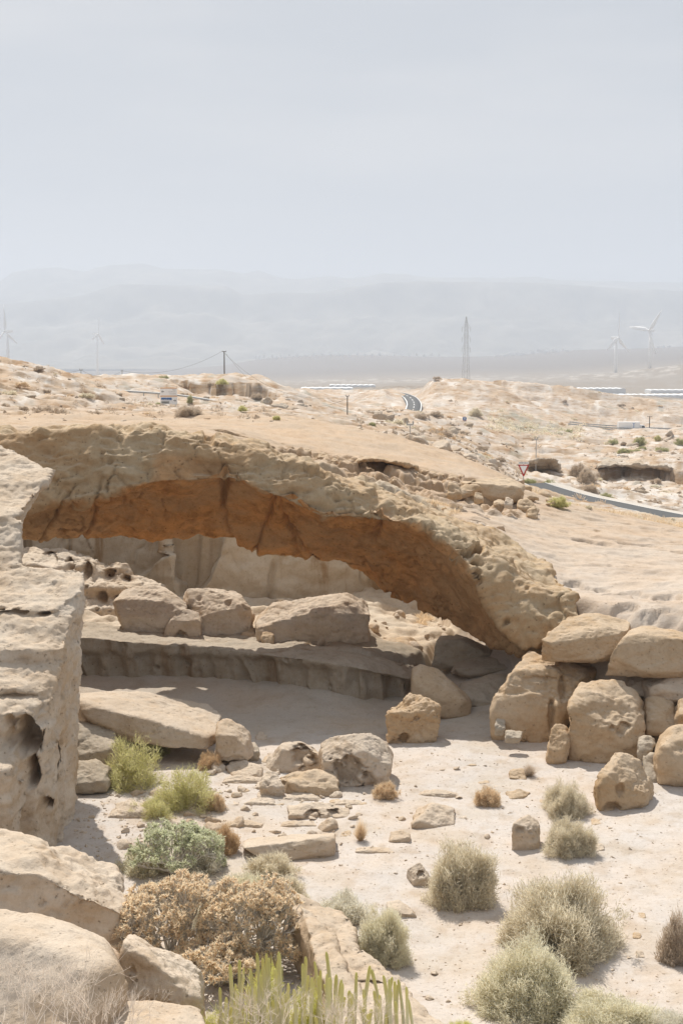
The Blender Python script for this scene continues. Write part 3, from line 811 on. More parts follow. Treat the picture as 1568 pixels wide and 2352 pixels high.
def boulder(up, low, label, ridge=(), d=1.0, Yb=None, name='boulder', mat='boulder', sink=.12, ridge_f=.12, under=False, **kw):
    if kw.get('sub') == 4: kw.setdefault('amp', .10); under = True
    """up: far top edge, ridge: front edge of the top, low: foot on the near side"""
    lx = np.mean([p[0] for p in low]); ly = max(p[1] for p in low)
    if Yb is None: Yb = hit(lx, ly)[1]
    dd = d
    ymin = min(p[1] for p in up)
    pts = []
    zl = []
    for p in low:
        q = at(*p, Yb + .15 * dd * (ly - p[1]) / max(30, ly - ymin)); pts.append(q); zl.append(q[2])
    z0 = min(zl)
    for q in list(pts): pts.append((q[0], q[1] + .1 * dd, z0 - sink))
    for p in ridge: pts.append(at(*p, Yb + ridge_f * dd))
    for p in up:
        q = at(*p, Yb + .75 * dd); pts.append(q)
        if under:
            mx = np.mean([at(*w, Yb)[0] for w in low]); pts.append((mx + (q[0] - mx) * .55, Yb + dd * .7, z0 - sink)); pts.append((mx + (q[0] - mx) * .92, Yb + dd * .95, z0 + (q[2] - z0) * .7))
        else:
            pts.append((q[0] * .98, Yb + dd, z0 - sink)); pts.append((q[0], Yb + dd * .95, z0 + (q[2] - z0) * .6))
    return rock_from(pts, name, M[mat], label, **kw)

boulder([(283, 1341), (345, 1338), (380, 1350), (426, 1382)], [(278, 1433), (300, 1463), (370, 1467), (382, 1423)],
        'flat-topped tan boulder, leftmost of the row on the ledge behind the arch', ridge=[(250, 1386), (285, 1413), (350, 1414), (392, 1411), (428, 1388)], d=1.5, Yb=36.2, mat='pale', sub=6, amp=.04)
boulder([(400, 1396), (425, 1393), (455, 1403)], [(375, 1463), (400, 1471), (435, 1476), (460, 1453)],
        'small tan boulder wedged between the two flat-topped boulders on the ledge', ridge=[(380, 1428), (435, 1438), (462, 1424)], d=.7, Yb=36.0, mat='pale', dents=[(415, 1458, 14, .18)])
boulder([(410, 1346), (435, 1342), (490, 1348), (540, 1357), (575, 1378)], [(440, 1470), (465, 1474), (530, 1484), (552, 1456), (575, 1420)],
        'pitted tan boulder, middle one of the row on the ledge behind the arch', ridge=[(465, 1411), (520, 1418), (560, 1413), (582, 1390)], d=1.5, Yb=36.3, mat='pale', sub=6, pitty=.05)
boulder([(585, 1398), (625, 1391), (700, 1373), (784, 1357), (820, 1364), (840, 1381)], [(600, 1458), (625, 1474), (690, 1495), (725, 1508), (784, 1517), (836, 1523), (846, 1496), (847, 1426)],
        'largest boulder on the ledge, long and sloping with a rough dark front', ridge=[(590, 1430), (665, 1420), (750, 1400), (815, 1393)], d=1.9, Yb=35.6, mat='pale', sub=6, amp=.06, pitty=.05, dents=[(790, 1500, 26, .2)])
boulder([(555, 1451), (595, 1451)], [(550, 1483), (575, 1486), (600, 1481)], 'little rounded rock between the middle and the largest boulder on the ledge', d=.5, Yb=35.9, mat='boulder')
boulder([(558, 1435), (580, 1433)], [(555, 1452), (585, 1453)], 'tiny rock stuck in the cleft beside the middle boulder', d=.4, Yb=36.4, mat='boulder', sub=4)
boulder([(452, 1462), (492, 1468)], [(447, 1487), (500, 1488), (520, 1490)], 'low pale stone at the foot of the pitted middle boulder', d=.5, Yb=35.5, mat='pale', sub=4)
boulder([(602, 1450), (628, 1448)], [(600, 1474), (632, 1476)], 'little stone leaning on the left end of the largest ledge boulder', d=.4, Yb=35.4, mat='boulder', sub=4)
boulder([(345, 1464), (368, 1465)], [(340, 1476), (372, 1477)], 'thin chip of stone below the leftmost flat-topped boulder', d=.3, Yb=35.6, mat='pale', sub=4)
boulder([(879, 1463), (919, 1456), (954, 1463), (971, 1476)], [(874, 1511), (904, 1526), (954, 1521), (969, 1501)],
        'rough brown boulder standing in sun right of the largest ledge boulder', ridge=[(871, 1484), (915, 1480), (950, 1486)], d=1.2, Yb=36.2, pitty=.05)
boulder([(1009, 1463), (1054, 1456), (1132, 1482)], [(994, 1516), (1044, 1529), (1109, 1508), (1128, 1494)],
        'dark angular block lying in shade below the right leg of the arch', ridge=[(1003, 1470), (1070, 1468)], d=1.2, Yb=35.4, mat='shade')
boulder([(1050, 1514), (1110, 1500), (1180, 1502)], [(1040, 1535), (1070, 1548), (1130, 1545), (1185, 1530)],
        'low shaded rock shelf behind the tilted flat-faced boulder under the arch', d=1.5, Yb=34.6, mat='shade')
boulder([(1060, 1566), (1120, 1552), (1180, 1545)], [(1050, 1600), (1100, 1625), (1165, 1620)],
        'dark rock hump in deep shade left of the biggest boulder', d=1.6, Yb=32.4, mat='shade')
boulder([(948, 1530), (969, 1520), (1003, 1530), (1046, 1570), (1079, 1600)], [(1080, 1622), (1050, 1641), (1009, 1643), (978, 1620), (944, 1568)],
        'tilted boulder with a flat face, in the shade under the arch', d=.85, Yb=31.8, mat='boulder', amp=.03)
boulder([(905, 1604), (939, 1591), (959, 1610), (1004, 1612)], [(891, 1675), (909, 1690), (939, 1707), (966, 1705), (989, 1690), (1004, 1680)],
        'pitted tan boulder undercut at its base, in front of the tilted flat-faced boulder', ridge=[(882, 1638), (895, 1655), (924, 1668), (974, 1668), (1006, 1625), (1007, 1645)], d=1.1, mat='boulder', sub=6, amp=.09, under=True, dents=[(925, 1695, 14, 12, .2), (955, 1650, 12, 8, .08)])
boulder([(735, 1704), (752, 1694), (804, 1675), (839, 1672), (879, 1695), (901, 1730)], [(745, 1775), (784, 1797), (814, 1809), (856, 1805), (886, 1782)],
        'sunlit boulder with a hollowed brown front, left of the lone tan grass tuft', ridge=[(740, 1745), (799, 1728), (834, 1724), (862, 1752), (897, 1760)], d=1.0, mat='pale', sub=6,
        dents=[(800, 1775, 42, .32), (850, 1790, 25, .15)])
boulder([(1214, 1489), (1259, 1494), (1309, 1507), (1354, 1517), (1381, 1550)], [(1130, 1648), (1174, 1670), (1234, 1706), (1262, 1690), (1292, 1645)],
        'biggest boulder of the right-hand pile, grooved and leaning over the sand', ridge=[(1178, 1535), (1140, 1590), (1128, 1625), (1240, 1560), (1332, 1580)], d=2.2, sub=6, amp=.06, ridge_f=.22,
        dents=[(1292, 1575, 9, 44, .2), (1266, 1640, 8, 52, .2), (1238, 1560, 44, 8, .1), (1150, 1600, 10, 36, .06)], under=True)
boulder([(1334, 1566), (1384, 1552), (1434, 1555), (1461, 1580), (1480, 1630)], [(1297, 1650), (1308, 1685), (1339, 1737), (1374, 1754), (1444, 1717), (1479, 1688)],
        'large rounded boulder right of the grooved one, with a cracked flat front', ridge=[(1296, 1630), (1324, 1655), (1369, 1650), (1440, 1665)], d=1.8, sub=6, amp=.055, dents=[(1430, 1672, 16, .15), (1405, 1670, 10, .1)])
boulder([(1264, 1662), (1289, 1655), (1311, 1680)], [(1256, 1735), (1279, 1746), (1306, 1715)],
        'small upright rock squeezed between the two largest boulders of the pile', d=.6, Yb=28.3)
boulder([(1409, 1716), (1434, 1717), (1469, 1745), (1499, 1795), (1502, 1815)], [(1364, 1864), (1399, 1851), (1439, 1854), (1480, 1832)],
        'wedge-shaped boulder standing alone on the sand, front of the right pile', ridge=[(1376, 1775), (1357, 1828), (1400, 1805), (1440, 1822)], d=1.1, sub=6, dents=[(1424, 1815, 10, 16, .12), (1405, 1852, 22, 12, .16)])
boulder([(1479, 1602), (1509, 1588), (1549, 1605), (1559, 1630)], [(1484, 1670), (1514, 1681), (1549, 1668), (1559, 1655)],
        'rounded boulder touching the right shoulder of the cracked boulder', d=1.1, Yb=29.0)
boulder([(1516, 1690), (1540, 1670), (1568, 1655), (1650, 1655)], [(1513, 1722), (1536, 1762), (1572, 1788), (1660, 1800)],
        'boulder cut by the right edge, low in the pile above the white sand', d=1.4, Yb=26.9)
boulder([(1439, 1552), (1479, 1547), (1490, 1575)], [(1449, 1590), (1489, 1592)], 'small tan rock perched behind the cracked rounded boulder', d=.7, Yb=30.2, mat='pale')
boulder([(1484, 1546), (1568, 1532), (1660, 1532)], [(1496, 1578), (1534, 1602), (1572, 1602), (1660, 1615)],
        'pale boulder at the top of the pile against the right edge', d=1.3, Yb=29.6, mat='pale')
boulder([(1562, 1600), (1600, 1590), (1650, 1600)], [(1556, 1650), (1600, 1665), (1650, 1660)], 'rock at the right edge between the pale top boulder and the low one', d=1.0, Yb=28.6)
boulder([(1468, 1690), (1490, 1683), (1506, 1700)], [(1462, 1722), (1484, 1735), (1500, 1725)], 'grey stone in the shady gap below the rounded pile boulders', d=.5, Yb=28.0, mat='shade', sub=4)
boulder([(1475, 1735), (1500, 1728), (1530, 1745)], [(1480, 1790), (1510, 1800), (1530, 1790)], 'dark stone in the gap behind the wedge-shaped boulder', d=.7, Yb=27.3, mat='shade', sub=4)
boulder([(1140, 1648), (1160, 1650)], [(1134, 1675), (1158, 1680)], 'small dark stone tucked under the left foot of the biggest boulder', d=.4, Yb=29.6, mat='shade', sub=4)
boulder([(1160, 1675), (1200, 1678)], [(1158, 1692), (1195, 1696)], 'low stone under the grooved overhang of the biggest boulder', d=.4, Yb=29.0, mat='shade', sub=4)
boulder([(1330, 1402), (1449, 1424), (1452, 1434)], [(1234, 1480), (1304, 1497), (1379, 1514), (1404, 1502), (1440, 1455)],
        'smooth wedge of rock below the foot of the arch, above the biggest boulder', ridge=[(1240, 1472), (1310, 1462), (1390, 1490)], d=1.6, Yb=30.4, sub=6, amp=.04)
boulder([(1457, 1438), (1509, 1428), (1568, 1440), (1680, 1445)], [(1404, 1508), (1459, 1541), (1509, 1547), (1568, 1518), (1680, 1540)],
        'broad smooth block with a shaded front, topmost of the pile at the right', ridge=[(1440, 1465), (1500, 1478), (1568, 1475), (1660, 1480)], d=1.6, Yb=29.9, sub=6, amp=.035)
boulder([(160, 1592), (240, 1585), (305, 1587), (370, 1608), (435, 1628), (487, 1648)], [(492, 1693), (490, 1721), (400, 1719), (350, 1709), (265, 1668), (160, 1640)],
        'large tilted pale slab, half shaded, left of the ledge wall', ridge=[(165, 1612), (300, 1660), (420, 1700)], d=2.6, Yb=28.2, mat='pale', sub=6, amp=.03, ridge_f=.1, sink=-.25)
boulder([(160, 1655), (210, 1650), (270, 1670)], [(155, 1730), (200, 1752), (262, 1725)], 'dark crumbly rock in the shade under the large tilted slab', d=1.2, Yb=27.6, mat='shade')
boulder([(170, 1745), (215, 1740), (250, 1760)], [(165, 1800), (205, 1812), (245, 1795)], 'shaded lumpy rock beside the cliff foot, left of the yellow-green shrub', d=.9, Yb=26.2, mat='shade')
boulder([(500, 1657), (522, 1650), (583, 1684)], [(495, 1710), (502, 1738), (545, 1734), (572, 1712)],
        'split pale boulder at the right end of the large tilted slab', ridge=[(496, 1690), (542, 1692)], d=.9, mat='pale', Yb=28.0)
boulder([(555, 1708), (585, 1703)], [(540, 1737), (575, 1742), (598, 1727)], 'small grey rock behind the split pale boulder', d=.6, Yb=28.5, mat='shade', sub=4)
boulder([(518, 1752), (560, 1743), (602, 1763)], [(528, 1789), (575, 1786), (600, 1777)], 'thin pale plate of rock lying right of the orange-brown dry bush', d=.8, mat='pale', amp=.05)
boulder([(600, 1760), (645, 1708), (690, 1703), (728, 1722), (742, 1745)], [(615, 1775), (675, 1768), (735, 1757)],
        'pale rock with an arched hollow in its front, left of the hollowed boulder', ridge=[(640, 1725), (735, 1735)], d=.8, mat='pale', dents=[(695, 1738, 30, .28)])
boulder([(645, 1788), (690, 1768), (725, 1760), (772, 1773)], [(650, 1800), (690, 1815), (750, 1830), (778, 1812)],
        'pitted low rock in front of the hollowed boulder', d=.8, mat='boulder', pitty=.09, amp=.08)
boulder([(660, 1852), (690, 1842), (725, 1838), (800, 1858)], [(665, 1868), (700, 1881), (750, 1881), (803, 1877)],
        'low rock with two round hollows, on the sand below the pitted rock', d=.6, mat='pale', dents=[(722, 1872, 15, .2), (765, 1870, 14, .2)], amp=.07)
boulder([(560, 1942), (650, 1920), (725, 1914), (769, 1915)], [(622, 1969), (665, 1976), (725, 1958), (768, 1932)],
        'flat pale slab tilted to show a brown front, above the tabaiba bushes', ridge=[(560, 1948), (640, 1955), (690, 1935), (760, 1922)], d=1.0, mat='pale', sub=6, amp=.03)
boulder([(1200, 1876), (1215, 1868), (1239, 1880)], [(1174, 1935), (1209, 1953), (1238, 1925)],
        'knobbly pale rock left of the small round grey-green bush', ridge=[(1176, 1892), (1205, 1898)], d=.6, mat='pale', dents=[(1195, 1905, 9, .1)], pitty=.07)
boulder([(937, 1985), (959, 1976)], [(949, 2017), (979, 2036), (996, 2018)], 'small pale rock with a hollow, left of the tall grey-green bush', d=.4, mat='pale', dents=[(965, 2008, 9, .12)], pitty=.06)
boulder([(999, 1987), (1024, 1986)], [(1000, 2023), (1026, 2020)], 'small tan rock half hidden by the tall grey-green bush', d=.4, mat='boulder', sub=4)
boulder([(960, 1852), (1000, 1842), (1044, 1858)], [(945, 1886), (990, 1900), (1040, 1903)], 'low broken slab flush with the sand, above the tall grey-green bush', d=.9, mat='pale', amp=.07, sink=.3)
boulder([(1170, 1768), (1205, 1765)], [(1168, 1788), (1208, 1790)], 'small brown rock ringed by a dead twiggy tuft on the open sand', d=.4, mat='boulder', sub=4)
boulder([(1355, 1940), (1385, 1938)], [(1352, 1955), (1388, 1954)], 'little pale stone right of the small round grey-green bush', d=.3, mat='pale', sub=4)
boulder([(1466, 2098), (1480, 2097)], [(1464, 2110), (1482, 2110)], 'small brown stone on bare sand, upper one of three right of the big bushes', d=.2, mat='boulder', sub=4)
boulder([(1454, 2143), (1470, 2142)], [(1452, 2157), (1472, 2156)], 'small brown stone on bare sand, middle one of three right of the big bushes', d=.2, mat='boulder', sub=4)
boulder([(1460, 2185), (1478, 2184)], [(1458, 2200), (1480, 2199)], 'pale round stone on bare sand, lowest of three right of the big bushes', d=.2, mat='pale', sub=4)
boulder([(895, 1912), (925, 1906), (940, 1915)], [(892, 1930), (935, 1936), (942, 1925)], 'squat pale rock right of the lone tan grass tuft', d=.4, mat='pale', sub=4)
boulder([(778, 1910), (806, 1905)], [(776, 1922), (808, 1922)], 'flat tan rock left of the lone tan grass tuft', d=.3, mat='boulder', sub=4)
boulder([(800, 1790), (842, 1786)], [(835, 1796), (848, 1792)], 'thin sliver of rock at the shaded foot of the hollowed boulder', d=.3, mat='boulder', sub=4)
boulder([(1160, 1820), (1190, 1812), (1220, 1822)], [(1165, 1836), (1200, 1832)], 'ragged tan rock on the sand right of the straw-coloured round tuft', d=.4, mat='boulder', sub=4, amp=.09)
boulder([(885, 2075), (915, 2068), (940, 2085)], [(890, 2092), (945, 2110), (960, 2105)], 'low pale rock above the mid green-grey bush on the sand', d=.5, mat='pale', sub=4, amp=.08)
boulder([(265, 1850), (300, 1835), (345, 1862)], [(270, 1872), (310, 1880), (346, 1868)], 'flat pale rock in the sun below the yellow-green shrub', d=.7, mat='pale', amp=.06)
boulder([(352, 1865), (376, 1866)], [(352, 1876), (376, 1880)], 'small pale stone right of the flat pale rock below the shrub', d=.3, mat='pale', sub=4)
boulder([(600, 1775), (640, 1770)], [(598, 1800), (640, 1830), (655, 1815)], 'cluster-like pale rock left of the pitted low rock', d=.6, mat='pale', amp=.1, pitty=.08)

# loose stones in groups: nothing tells them apart
def stones(n, sample, size, mat, label, group, cat='stone', name='loose_stone'):
    var = []
    for k in range(4):
        pts = RNG.normal(size=(14, 3)) * (1, .8, .62); pts /= np.linalg.norm(pts / (1, .8, .62), axis=1)[:, None] ** .6
        o = rock_from(pts, name, M[mat], label, cat=cat, group=group, sub=3 if size[1] < .8 else 4, amp=.08, sharp=20); var.append(o)
    for k in range(n):
        o = var[k] if k < 4 else var[k % 4].copy()
        if k >= 4: COL.objects.link(o)
        px, Y = sample(); x = (px - CX) / F * Y
        s = size[0] + (size[1] - size[0]) * RNG.random() ** 2.2
        o.location = (x, Y, gz(x, Y) + s * .12); o.rotation_euler = (RNG.normal() * .25, RNG.normal() * .25, RNG.random() * 6.3); o.scale = (s, s, s * (.7 + .5 * RNG.random()))
def U(a, b): return a + (b - a) * RNG.random()
stones(64, lambda: (U(430, 860), U(24, 29)), (.05, .26), 'pale', 'small pale stone strewn on the sand around the hollowed boulder', 'stones round the hollowed boulder')
stones(20, lambda: (U(250, 480), U(23.6, 26.5)), (.06, .2), 'pale', 'stone in the rubble apron under the yellow-green shrub', 'stones under the yellow-green shrub')
stones(26, lambda: (U(880, 1500), U(18, 28)), (.03, .09), 'pale', 'tiny pale stone scattered on the open white sand', 'stones on the open sand')
stones(30, lambda: (U(850, 1170), U(36.5, 41)), (.06, .3), 'pale', 'sunlit rock on the stepped ground seen through the arch', 'rocks seen through the arch')
stones(48, lambda: (U(930, 1150), U(70, 125)), (.2, 1.1), 'pale', 'pale broken rock of the rubble heap in the valley beyond the slab', 'rubble beyond the slab', cat='block', name='rubble_block')
stones(44, lambda: (U(760, 1110), U(120, 240)), (.3, 1.5), 'far', 'pale block in the far rubble slope below the bending road', 'rubble below the bending road', cat='block', name='rubble_block')
stones(32, lambda: (U(1360, 1600), U(185, 330)), (.4, 1.7), 'far', 'white rock in the stony field below the highway', 'rocks below the highway', cat='block', name='rubble_block')
stones(30, lambda: (U(440, 720), U(160, 222)), (.3, 1.2), 'far', 'pale rock scattered on the slope right of the direction sign', 'rocks right of the direction sign', cat='block', name='rubble_block')
stones(14, lambda: (U(-40, 360), U(72, 140)), (.15, .6), 'far', 'ochre rock on the scrubby left slope behind the arch', 'rocks on the left slope', cat='block', name='rubble_block')
stones(14, lambda: (U(1200, 1290), U(49, 56)), (.1, .38), 'boulder', 'tan rock heaped at the slab edge beside the road', 'rocks at the slab edge')
stones(22, lambda: (U(1230, 1568), U(126, 160)), (.15, .7), 'far', 'rock on the white dusty verge beyond the road', 'rocks beyond the road', cat='block', name='rubble_block')

# named rocks on top of the slab beside the overhangs
boulder([(1062, 1112), (1085, 1110), (1105, 1118)], [(1028, 1135), (1050, 1138), (1062, 1136)], 'block perched at the lip of the slab, in front of the dark hollow', d=.8, Yb=45.5, mat='boulder', sub=4)
boulder([(1030, 1106), (1052, 1108)], [(1026, 1134), (1045, 1138), (1062, 1135)], 'small split rock on the slab in front of the dark hollow', d=.5, Yb=43.6, mat='boulder', sub=4)
boulder([(1090, 1128), (1105, 1130)], [(1088, 1145), (1112, 1148)], 'small rock on the slab right of the split rock', d=.4, Yb=42.6, mat='boulder', sub=4)
boulder([(1160, 1140), (1178, 1146)], [(1156, 1156), (1176, 1160)], 'pale little rock below the overhanging slab end', d=.5, Yb=45.0, mat='pale', sub=4)
boulder([(1190, 1145), (1215, 1142), (1236, 1160)], [(1185, 1165), (1210, 1172), (1236, 1180)], 'brown block at the end of the slab, beside the road', d=.8, Yb=47.0, mat='boulder', sub=4)
boulder([(1210, 1165), (1232, 1163)], [(1206, 1184), (1234, 1188)], 'smaller brown block below the one at the slab end', d=.6, Yb=45.8, mat='boulder', sub=4)
boulder([(1068, 1100), (1125, 1096), (1180, 1100), (1201, 1112)], [(1062, 1110), (1130, 1140), (1170, 1147), (1202, 1135)],
        'overhanging brown end of the upper slab, behind the yield sign pole', ridge=[(1075, 1108), (1140, 1118), (1195, 1120)], d=1.7, Yb=47.6, mat='boulder', sub=5, dents=[(1085, 1125, 18, .3)])

FR = [(655, 1040), (705, 1038), (742, 1052), (768, 1060), (795, 1068), (950, 1090), (975, 1085), (992, 1094), (1012, 1092), (1040, 1100), (1060, 1095), (1116, 1112), (1150, 1108), (1000, 1112), (940, 1110), (905, 1105), (1130, 1132), (1145, 1160), (1110, 1165), (690, 1052)]
fpar = 'broken brown rock lying along the ragged riser on the upper slab'
for k_, (x_, y_) in enumerate(FR):
    w_ = 12 + 16 * ((k_ * 7) % 5) / 4; h_ = w_ * .5
    boulder([(x_ - w_ * .4, y_ - h_ * .8), (x_, y_ - h_), (x_ + w_ * .45, y_ - h_ * .6)], [(x_ - w_ * .5, y_ - h_ * .1), (x_ + w_ * .1, y_), (x_ + w_ * .5, y_ - h_ * .2)], fpar, d=w_ / 60 + .15, mat='boulder', sub=4, amp=.11, name='rock', group='broken rocks along the slab riser')
boulder([(594, 1816), (609, 1810), (630, 1819)], [(590, 1829), (614, 1832), (634, 1828)], 'flat pale rock left of the pitted low rock', d=0.78, mat='pale', sub=4, amp=.08, name='rock')
boulder([(548, 1810), (558, 1806), (572, 1812)], [(545, 1818), (561, 1820), (575, 1817)], 'small tan rock left of the arched-hollow rock', d=0.58, mat='boulder', sub=4, amp=.08, name='rock')
boulder([(674, 1777), (688, 1772), (706, 1780)], [(670, 1788), (692, 1790), (710, 1787)], 'rough tan rock between the arched-hollow rock and the pitted low rock', d=0.72, mat='pale', sub=4, amp=.08, name='rock')
boulder([(629, 1841), (638, 1838), (650, 1843)], [(627, 1848), (641, 1850), (653, 1848)], 'low pale rock below the cluster-like pale rock', d=0.52, mat='boulder', sub=4, amp=.08, name='rock')
boulder([(531, 1843), (538, 1840), (549, 1844)], [(529, 1849), (541, 1850), (551, 1848)], 'small pale rock on the sand right of the yellow-green shrubs', d=0.46, mat='pale', sub=4, amp=.08, name='rock')
boulder([(758, 1835), (768, 1831), (782, 1837)], [(755, 1843), (771, 1845), (785, 1842)], 'ragged tan rock right of the pitted low rock', d=0.58, mat='boulder', sub=4, amp=.08, name='rock')
boulder([(574, 1873), (583, 1870), (595, 1874)], [(572, 1879), (586, 1880), (598, 1878)], 'flat tan rock above the reddish dry tuft', d=0.52, mat='pale', sub=4, amp=.08, name='rock')
boulder([(819, 1841), (828, 1838), (840, 1843)], [(817, 1848), (831, 1850), (843, 1848)], 'thin pale rock below the hollowed boulder', d=0.52, mat='boulder', sub=4, amp=.08, name='rock')
boulder([(469, 1911), (478, 1908), (490, 1913)], [(467, 1918), (481, 1920), (493, 1918)], 'flat pale rock left of the reddish dry tuft', d=0.52, mat='pale', sub=4, amp=.08, name='rock')
boulder([(748, 1886), (758, 1883), (771, 1888)], [(746, 1893), (761, 1895), (774, 1893)], 'small tan rock right of the rock with two round hollows', d=0.55, mat='boulder', sub=4, amp=.08, name='rock')
boulder([(856, 1898), (863, 1896), (874, 1900)], [(854, 1904), (866, 1905), (876, 1903)], 'rough tan rock above the squat pale rock', d=0.46, mat='pale', sub=4, amp=.08, name='rock')
boulder([(897, 1953), (904, 1951), (913, 1955)], [(895, 1959), (906, 1960), (915, 1958)], 'low pale rock below the squat pale rock', d=0.44, mat='boulder', sub=4, amp=.08, name='rock')
boulder([(548, 1722), (558, 1717), (572, 1725)], [(545, 1733), (561, 1735), (575, 1732)], 'small pale rock above the thin pale plate', d=0.58, mat='pale', sub=4, amp=.08, name='rock')
boulder([(603, 1740), (613, 1736), (627, 1743)], [(600, 1750), (616, 1752), (630, 1749)], 'ragged tan rock behind the arched-hollow rock', d=0.58, mat='boulder', sub=4, amp=.08, name='rock')
boulder([(588, 1686), (598, 1680), (612, 1689)], [(585, 1698), (601, 1700), (615, 1697)], 'flat tan rock on the shaded sand behind the arched-hollow rock', d=0.58, mat='pale', sub=4, amp=.08, name='rock')
boulder([(1066, 1751), (1078, 1748), (1094, 1753)], [(1063, 1758), (1081, 1760), (1097, 1758)], 'thin pale rock on the open sand below the tilted flat-faced boulder', d=0.64, mat='boulder', sub=4, amp=.08, name='rock')
boulder([(999, 1763), (1008, 1760), (1020, 1764)], [(997, 1769), (1011, 1770), (1023, 1768)], 'flat pale rock on the shadow edge of the arch', d=0.52, mat='pale', sub=4, amp=.08, name='rock')
boulder([(1099, 1793), (1108, 1790), (1120, 1794)], [(1097, 1799), (1111, 1800), (1123, 1798)], 'small tan rock above the straw-coloured round tuft', d=0.52, mat='boulder', sub=4, amp=.08, name='rock')
boulder([(1049, 1873), (1058, 1870), (1070, 1874)], [(1047, 1879), (1061, 1880), (1073, 1878)], 'rough tan rock above the tall grey-green bush', d=0.52, mat='pale', sub=4, amp=.08, name='rock')
boulder([(1239, 1836), (1248, 1833), (1260, 1838)], [(1237, 1843), (1251, 1845), (1263, 1843)], 'low pale rock between the two small round bushes', d=0.52, mat='boulder', sub=4, amp=.08, name='rock')
boulder([(1316, 1895), (1328, 1891), (1344, 1897)], [(1313, 1903), (1331, 1905), (1347, 1902)], 'small pale rock right of the low grey-green bush', d=0.64, mat='pale', sub=4, amp=.08, name='rock')
boulder([(1359, 1886), (1368, 1883), (1380, 1888)], [(1357, 1893), (1371, 1895), (1383, 1893)], 'ragged tan rock below the wedge-shaped boulder', d=0.52, mat='boulder', sub=4, amp=.08, name='rock')
boulder([(1231, 1783), (1238, 1781), (1249, 1785)], [(1229, 1789), (1241, 1790), (1251, 1788)], 'flat tan rock above the small round grey-green bush', d=0.46, mat='pale', sub=4, amp=.08, name='rock')
boulder([(319, 1841), (328, 1838), (340, 1843)], [(317, 1848), (331, 1850), (343, 1848)], 'thin pale rock above the small pale stone by the shrub', d=0.52, mat='boulder', sub=4, amp=.08, name='rock')
boulder([(230, 1841), (238, 1838), (250, 1843)], [(228, 1848), (241, 1850), (252, 1848)], 'flat pale rock left of the flat pale rock below the shrub', d=0.49, mat='pale', sub=4, amp=.08, name='rock')
boulder([(202, 1873), (209, 1871), (217, 1875)], [(201, 1879), (210, 1880), (219, 1878)], 'small tan rock in the shadow of the cliff', d=0.41, mat='boulder', sub=4, amp=.08, name='rock')
# ------------------------------------------------------------------ rock shelves and the near cliff
def solid(prisms, name, mat, label, cat, voxel, lump, amp, seed, strata=0.0, pitty=0.0, dents=(), smooth=4, kind=None, group=None):
    V, Fc = [], []
    for poly, zb in prisms: add_prism(V, Fc, poly, zb)
    me = remesh(V, Fc, voxel, smooth)
    v, nn = get_vn(me)
    v2 = rough(v, nn, lump, amp, seed, strata, pitty)
    if dents:
        px, py, dep = proj(v2)
        for dx, dy, rx, ry, depth in dents:
            k = np.hypot((px - dx) / rx, (py - dy) / ry) + fbm(v * 2.5, 2, seed) * .22
            w = (1 - sstep(.5, 1.0, k)) * (nn[:, 1] < .3)
            v2 = v2 + np.array((0, 1, -.05)) * (w * depth)[:, None]
    put_v(me, v2)
    o = link(name, me, mat)
    return tag(o, label, cat, group, kind)

def shelf(front, Y, back, thick, label, mat='boulder', voxel=.05, amp=.10, lump=.7, seed=900, lift=0.0, cat='rock shelf', pitty=0.0):
    """a broken cap of rock that juts toward the eye above a hollow and runs back into the ground"""
    n = 26; F0 = np.array(front, float); u = np.linspace(0, 1, n)
    t = np.linspace(0, 1, len(F0)); X = np.interp(u, t, F0[:, 0]); Yp = np.interp(u, t, F0[:, 1])
    e = np.minimum(1, np.minimum(u, 1 - u) * 5) ** .6           # the ends die into the slope
    q = np.stack([u * 5, u * 0 + seed, u * 0], 1); w1 = fbm(q, 4, seed); w2 = fbm(q * 2.3, 3, seed + 1)
    fr, bk, zf, zb = [], [], [], []
    for i in range(n):
        y = Y + back * (.42 * (1 - e[i]) + .32 * w1[i]); p = at(X[i], Yp[i], Y) + (0, 0, lift); k = y / Y
        p = np.array((p[0] * k, y, H + (p[2] - H) * k)); p[2] -= thick * (.7 * (1 - e[i])) + thick * .35 * w2[i]
        fr.append(p); zf.append(p[2] - thick * (.75 + .8 * w2[i] + .25 * math.sin(i * 1.7 + seed)))
        b = np.array((p[0] * (Y + back * 1.3) / Y, Y + back * 1.3, 0)); b[2] = min(gz(b[0], b[1]) + .02 * back, p[2] + .12 * back); bk.append(b); zb.append(b[2] - thick * 2)
    return solid([(fr + bk[::-1], zf + zb[::-1])], 'rock_shelf', M[mat], label, cat, voxel, lump, amp, seed, strata=amp * .5, pitty=pitty, smooth=2)

shelf([(812, 1062), (835, 1052), (868, 1054), (900, 1058), (935, 1068), (955, 1066)], 48.9, 2.2, .10, 'ochre rock lip over the wide smooth hollow on the slab', seed=902)
# strata behind the arch crest, with dark gaps under them
# far outcrops
shelf([(1355, 1072), (1385, 1066), (1430, 1064), (1480, 1068), (1530, 1074), (1600, 1070)], 169.0, 8, .6, 'layered brown outcrop with a shaded overhang beyond the road', mat='far', voxel=.22, amp=.5, lump=2.4, seed=908)
shelf([(1208, 1058), (1240, 1050), (1270, 1050), (1283, 1056)], 149.5, 4, .4, 'small flat outcrop with a black gap, right of the yield sign', mat='far', voxel=.16, amp=.3, lump=1.5, seed=910)

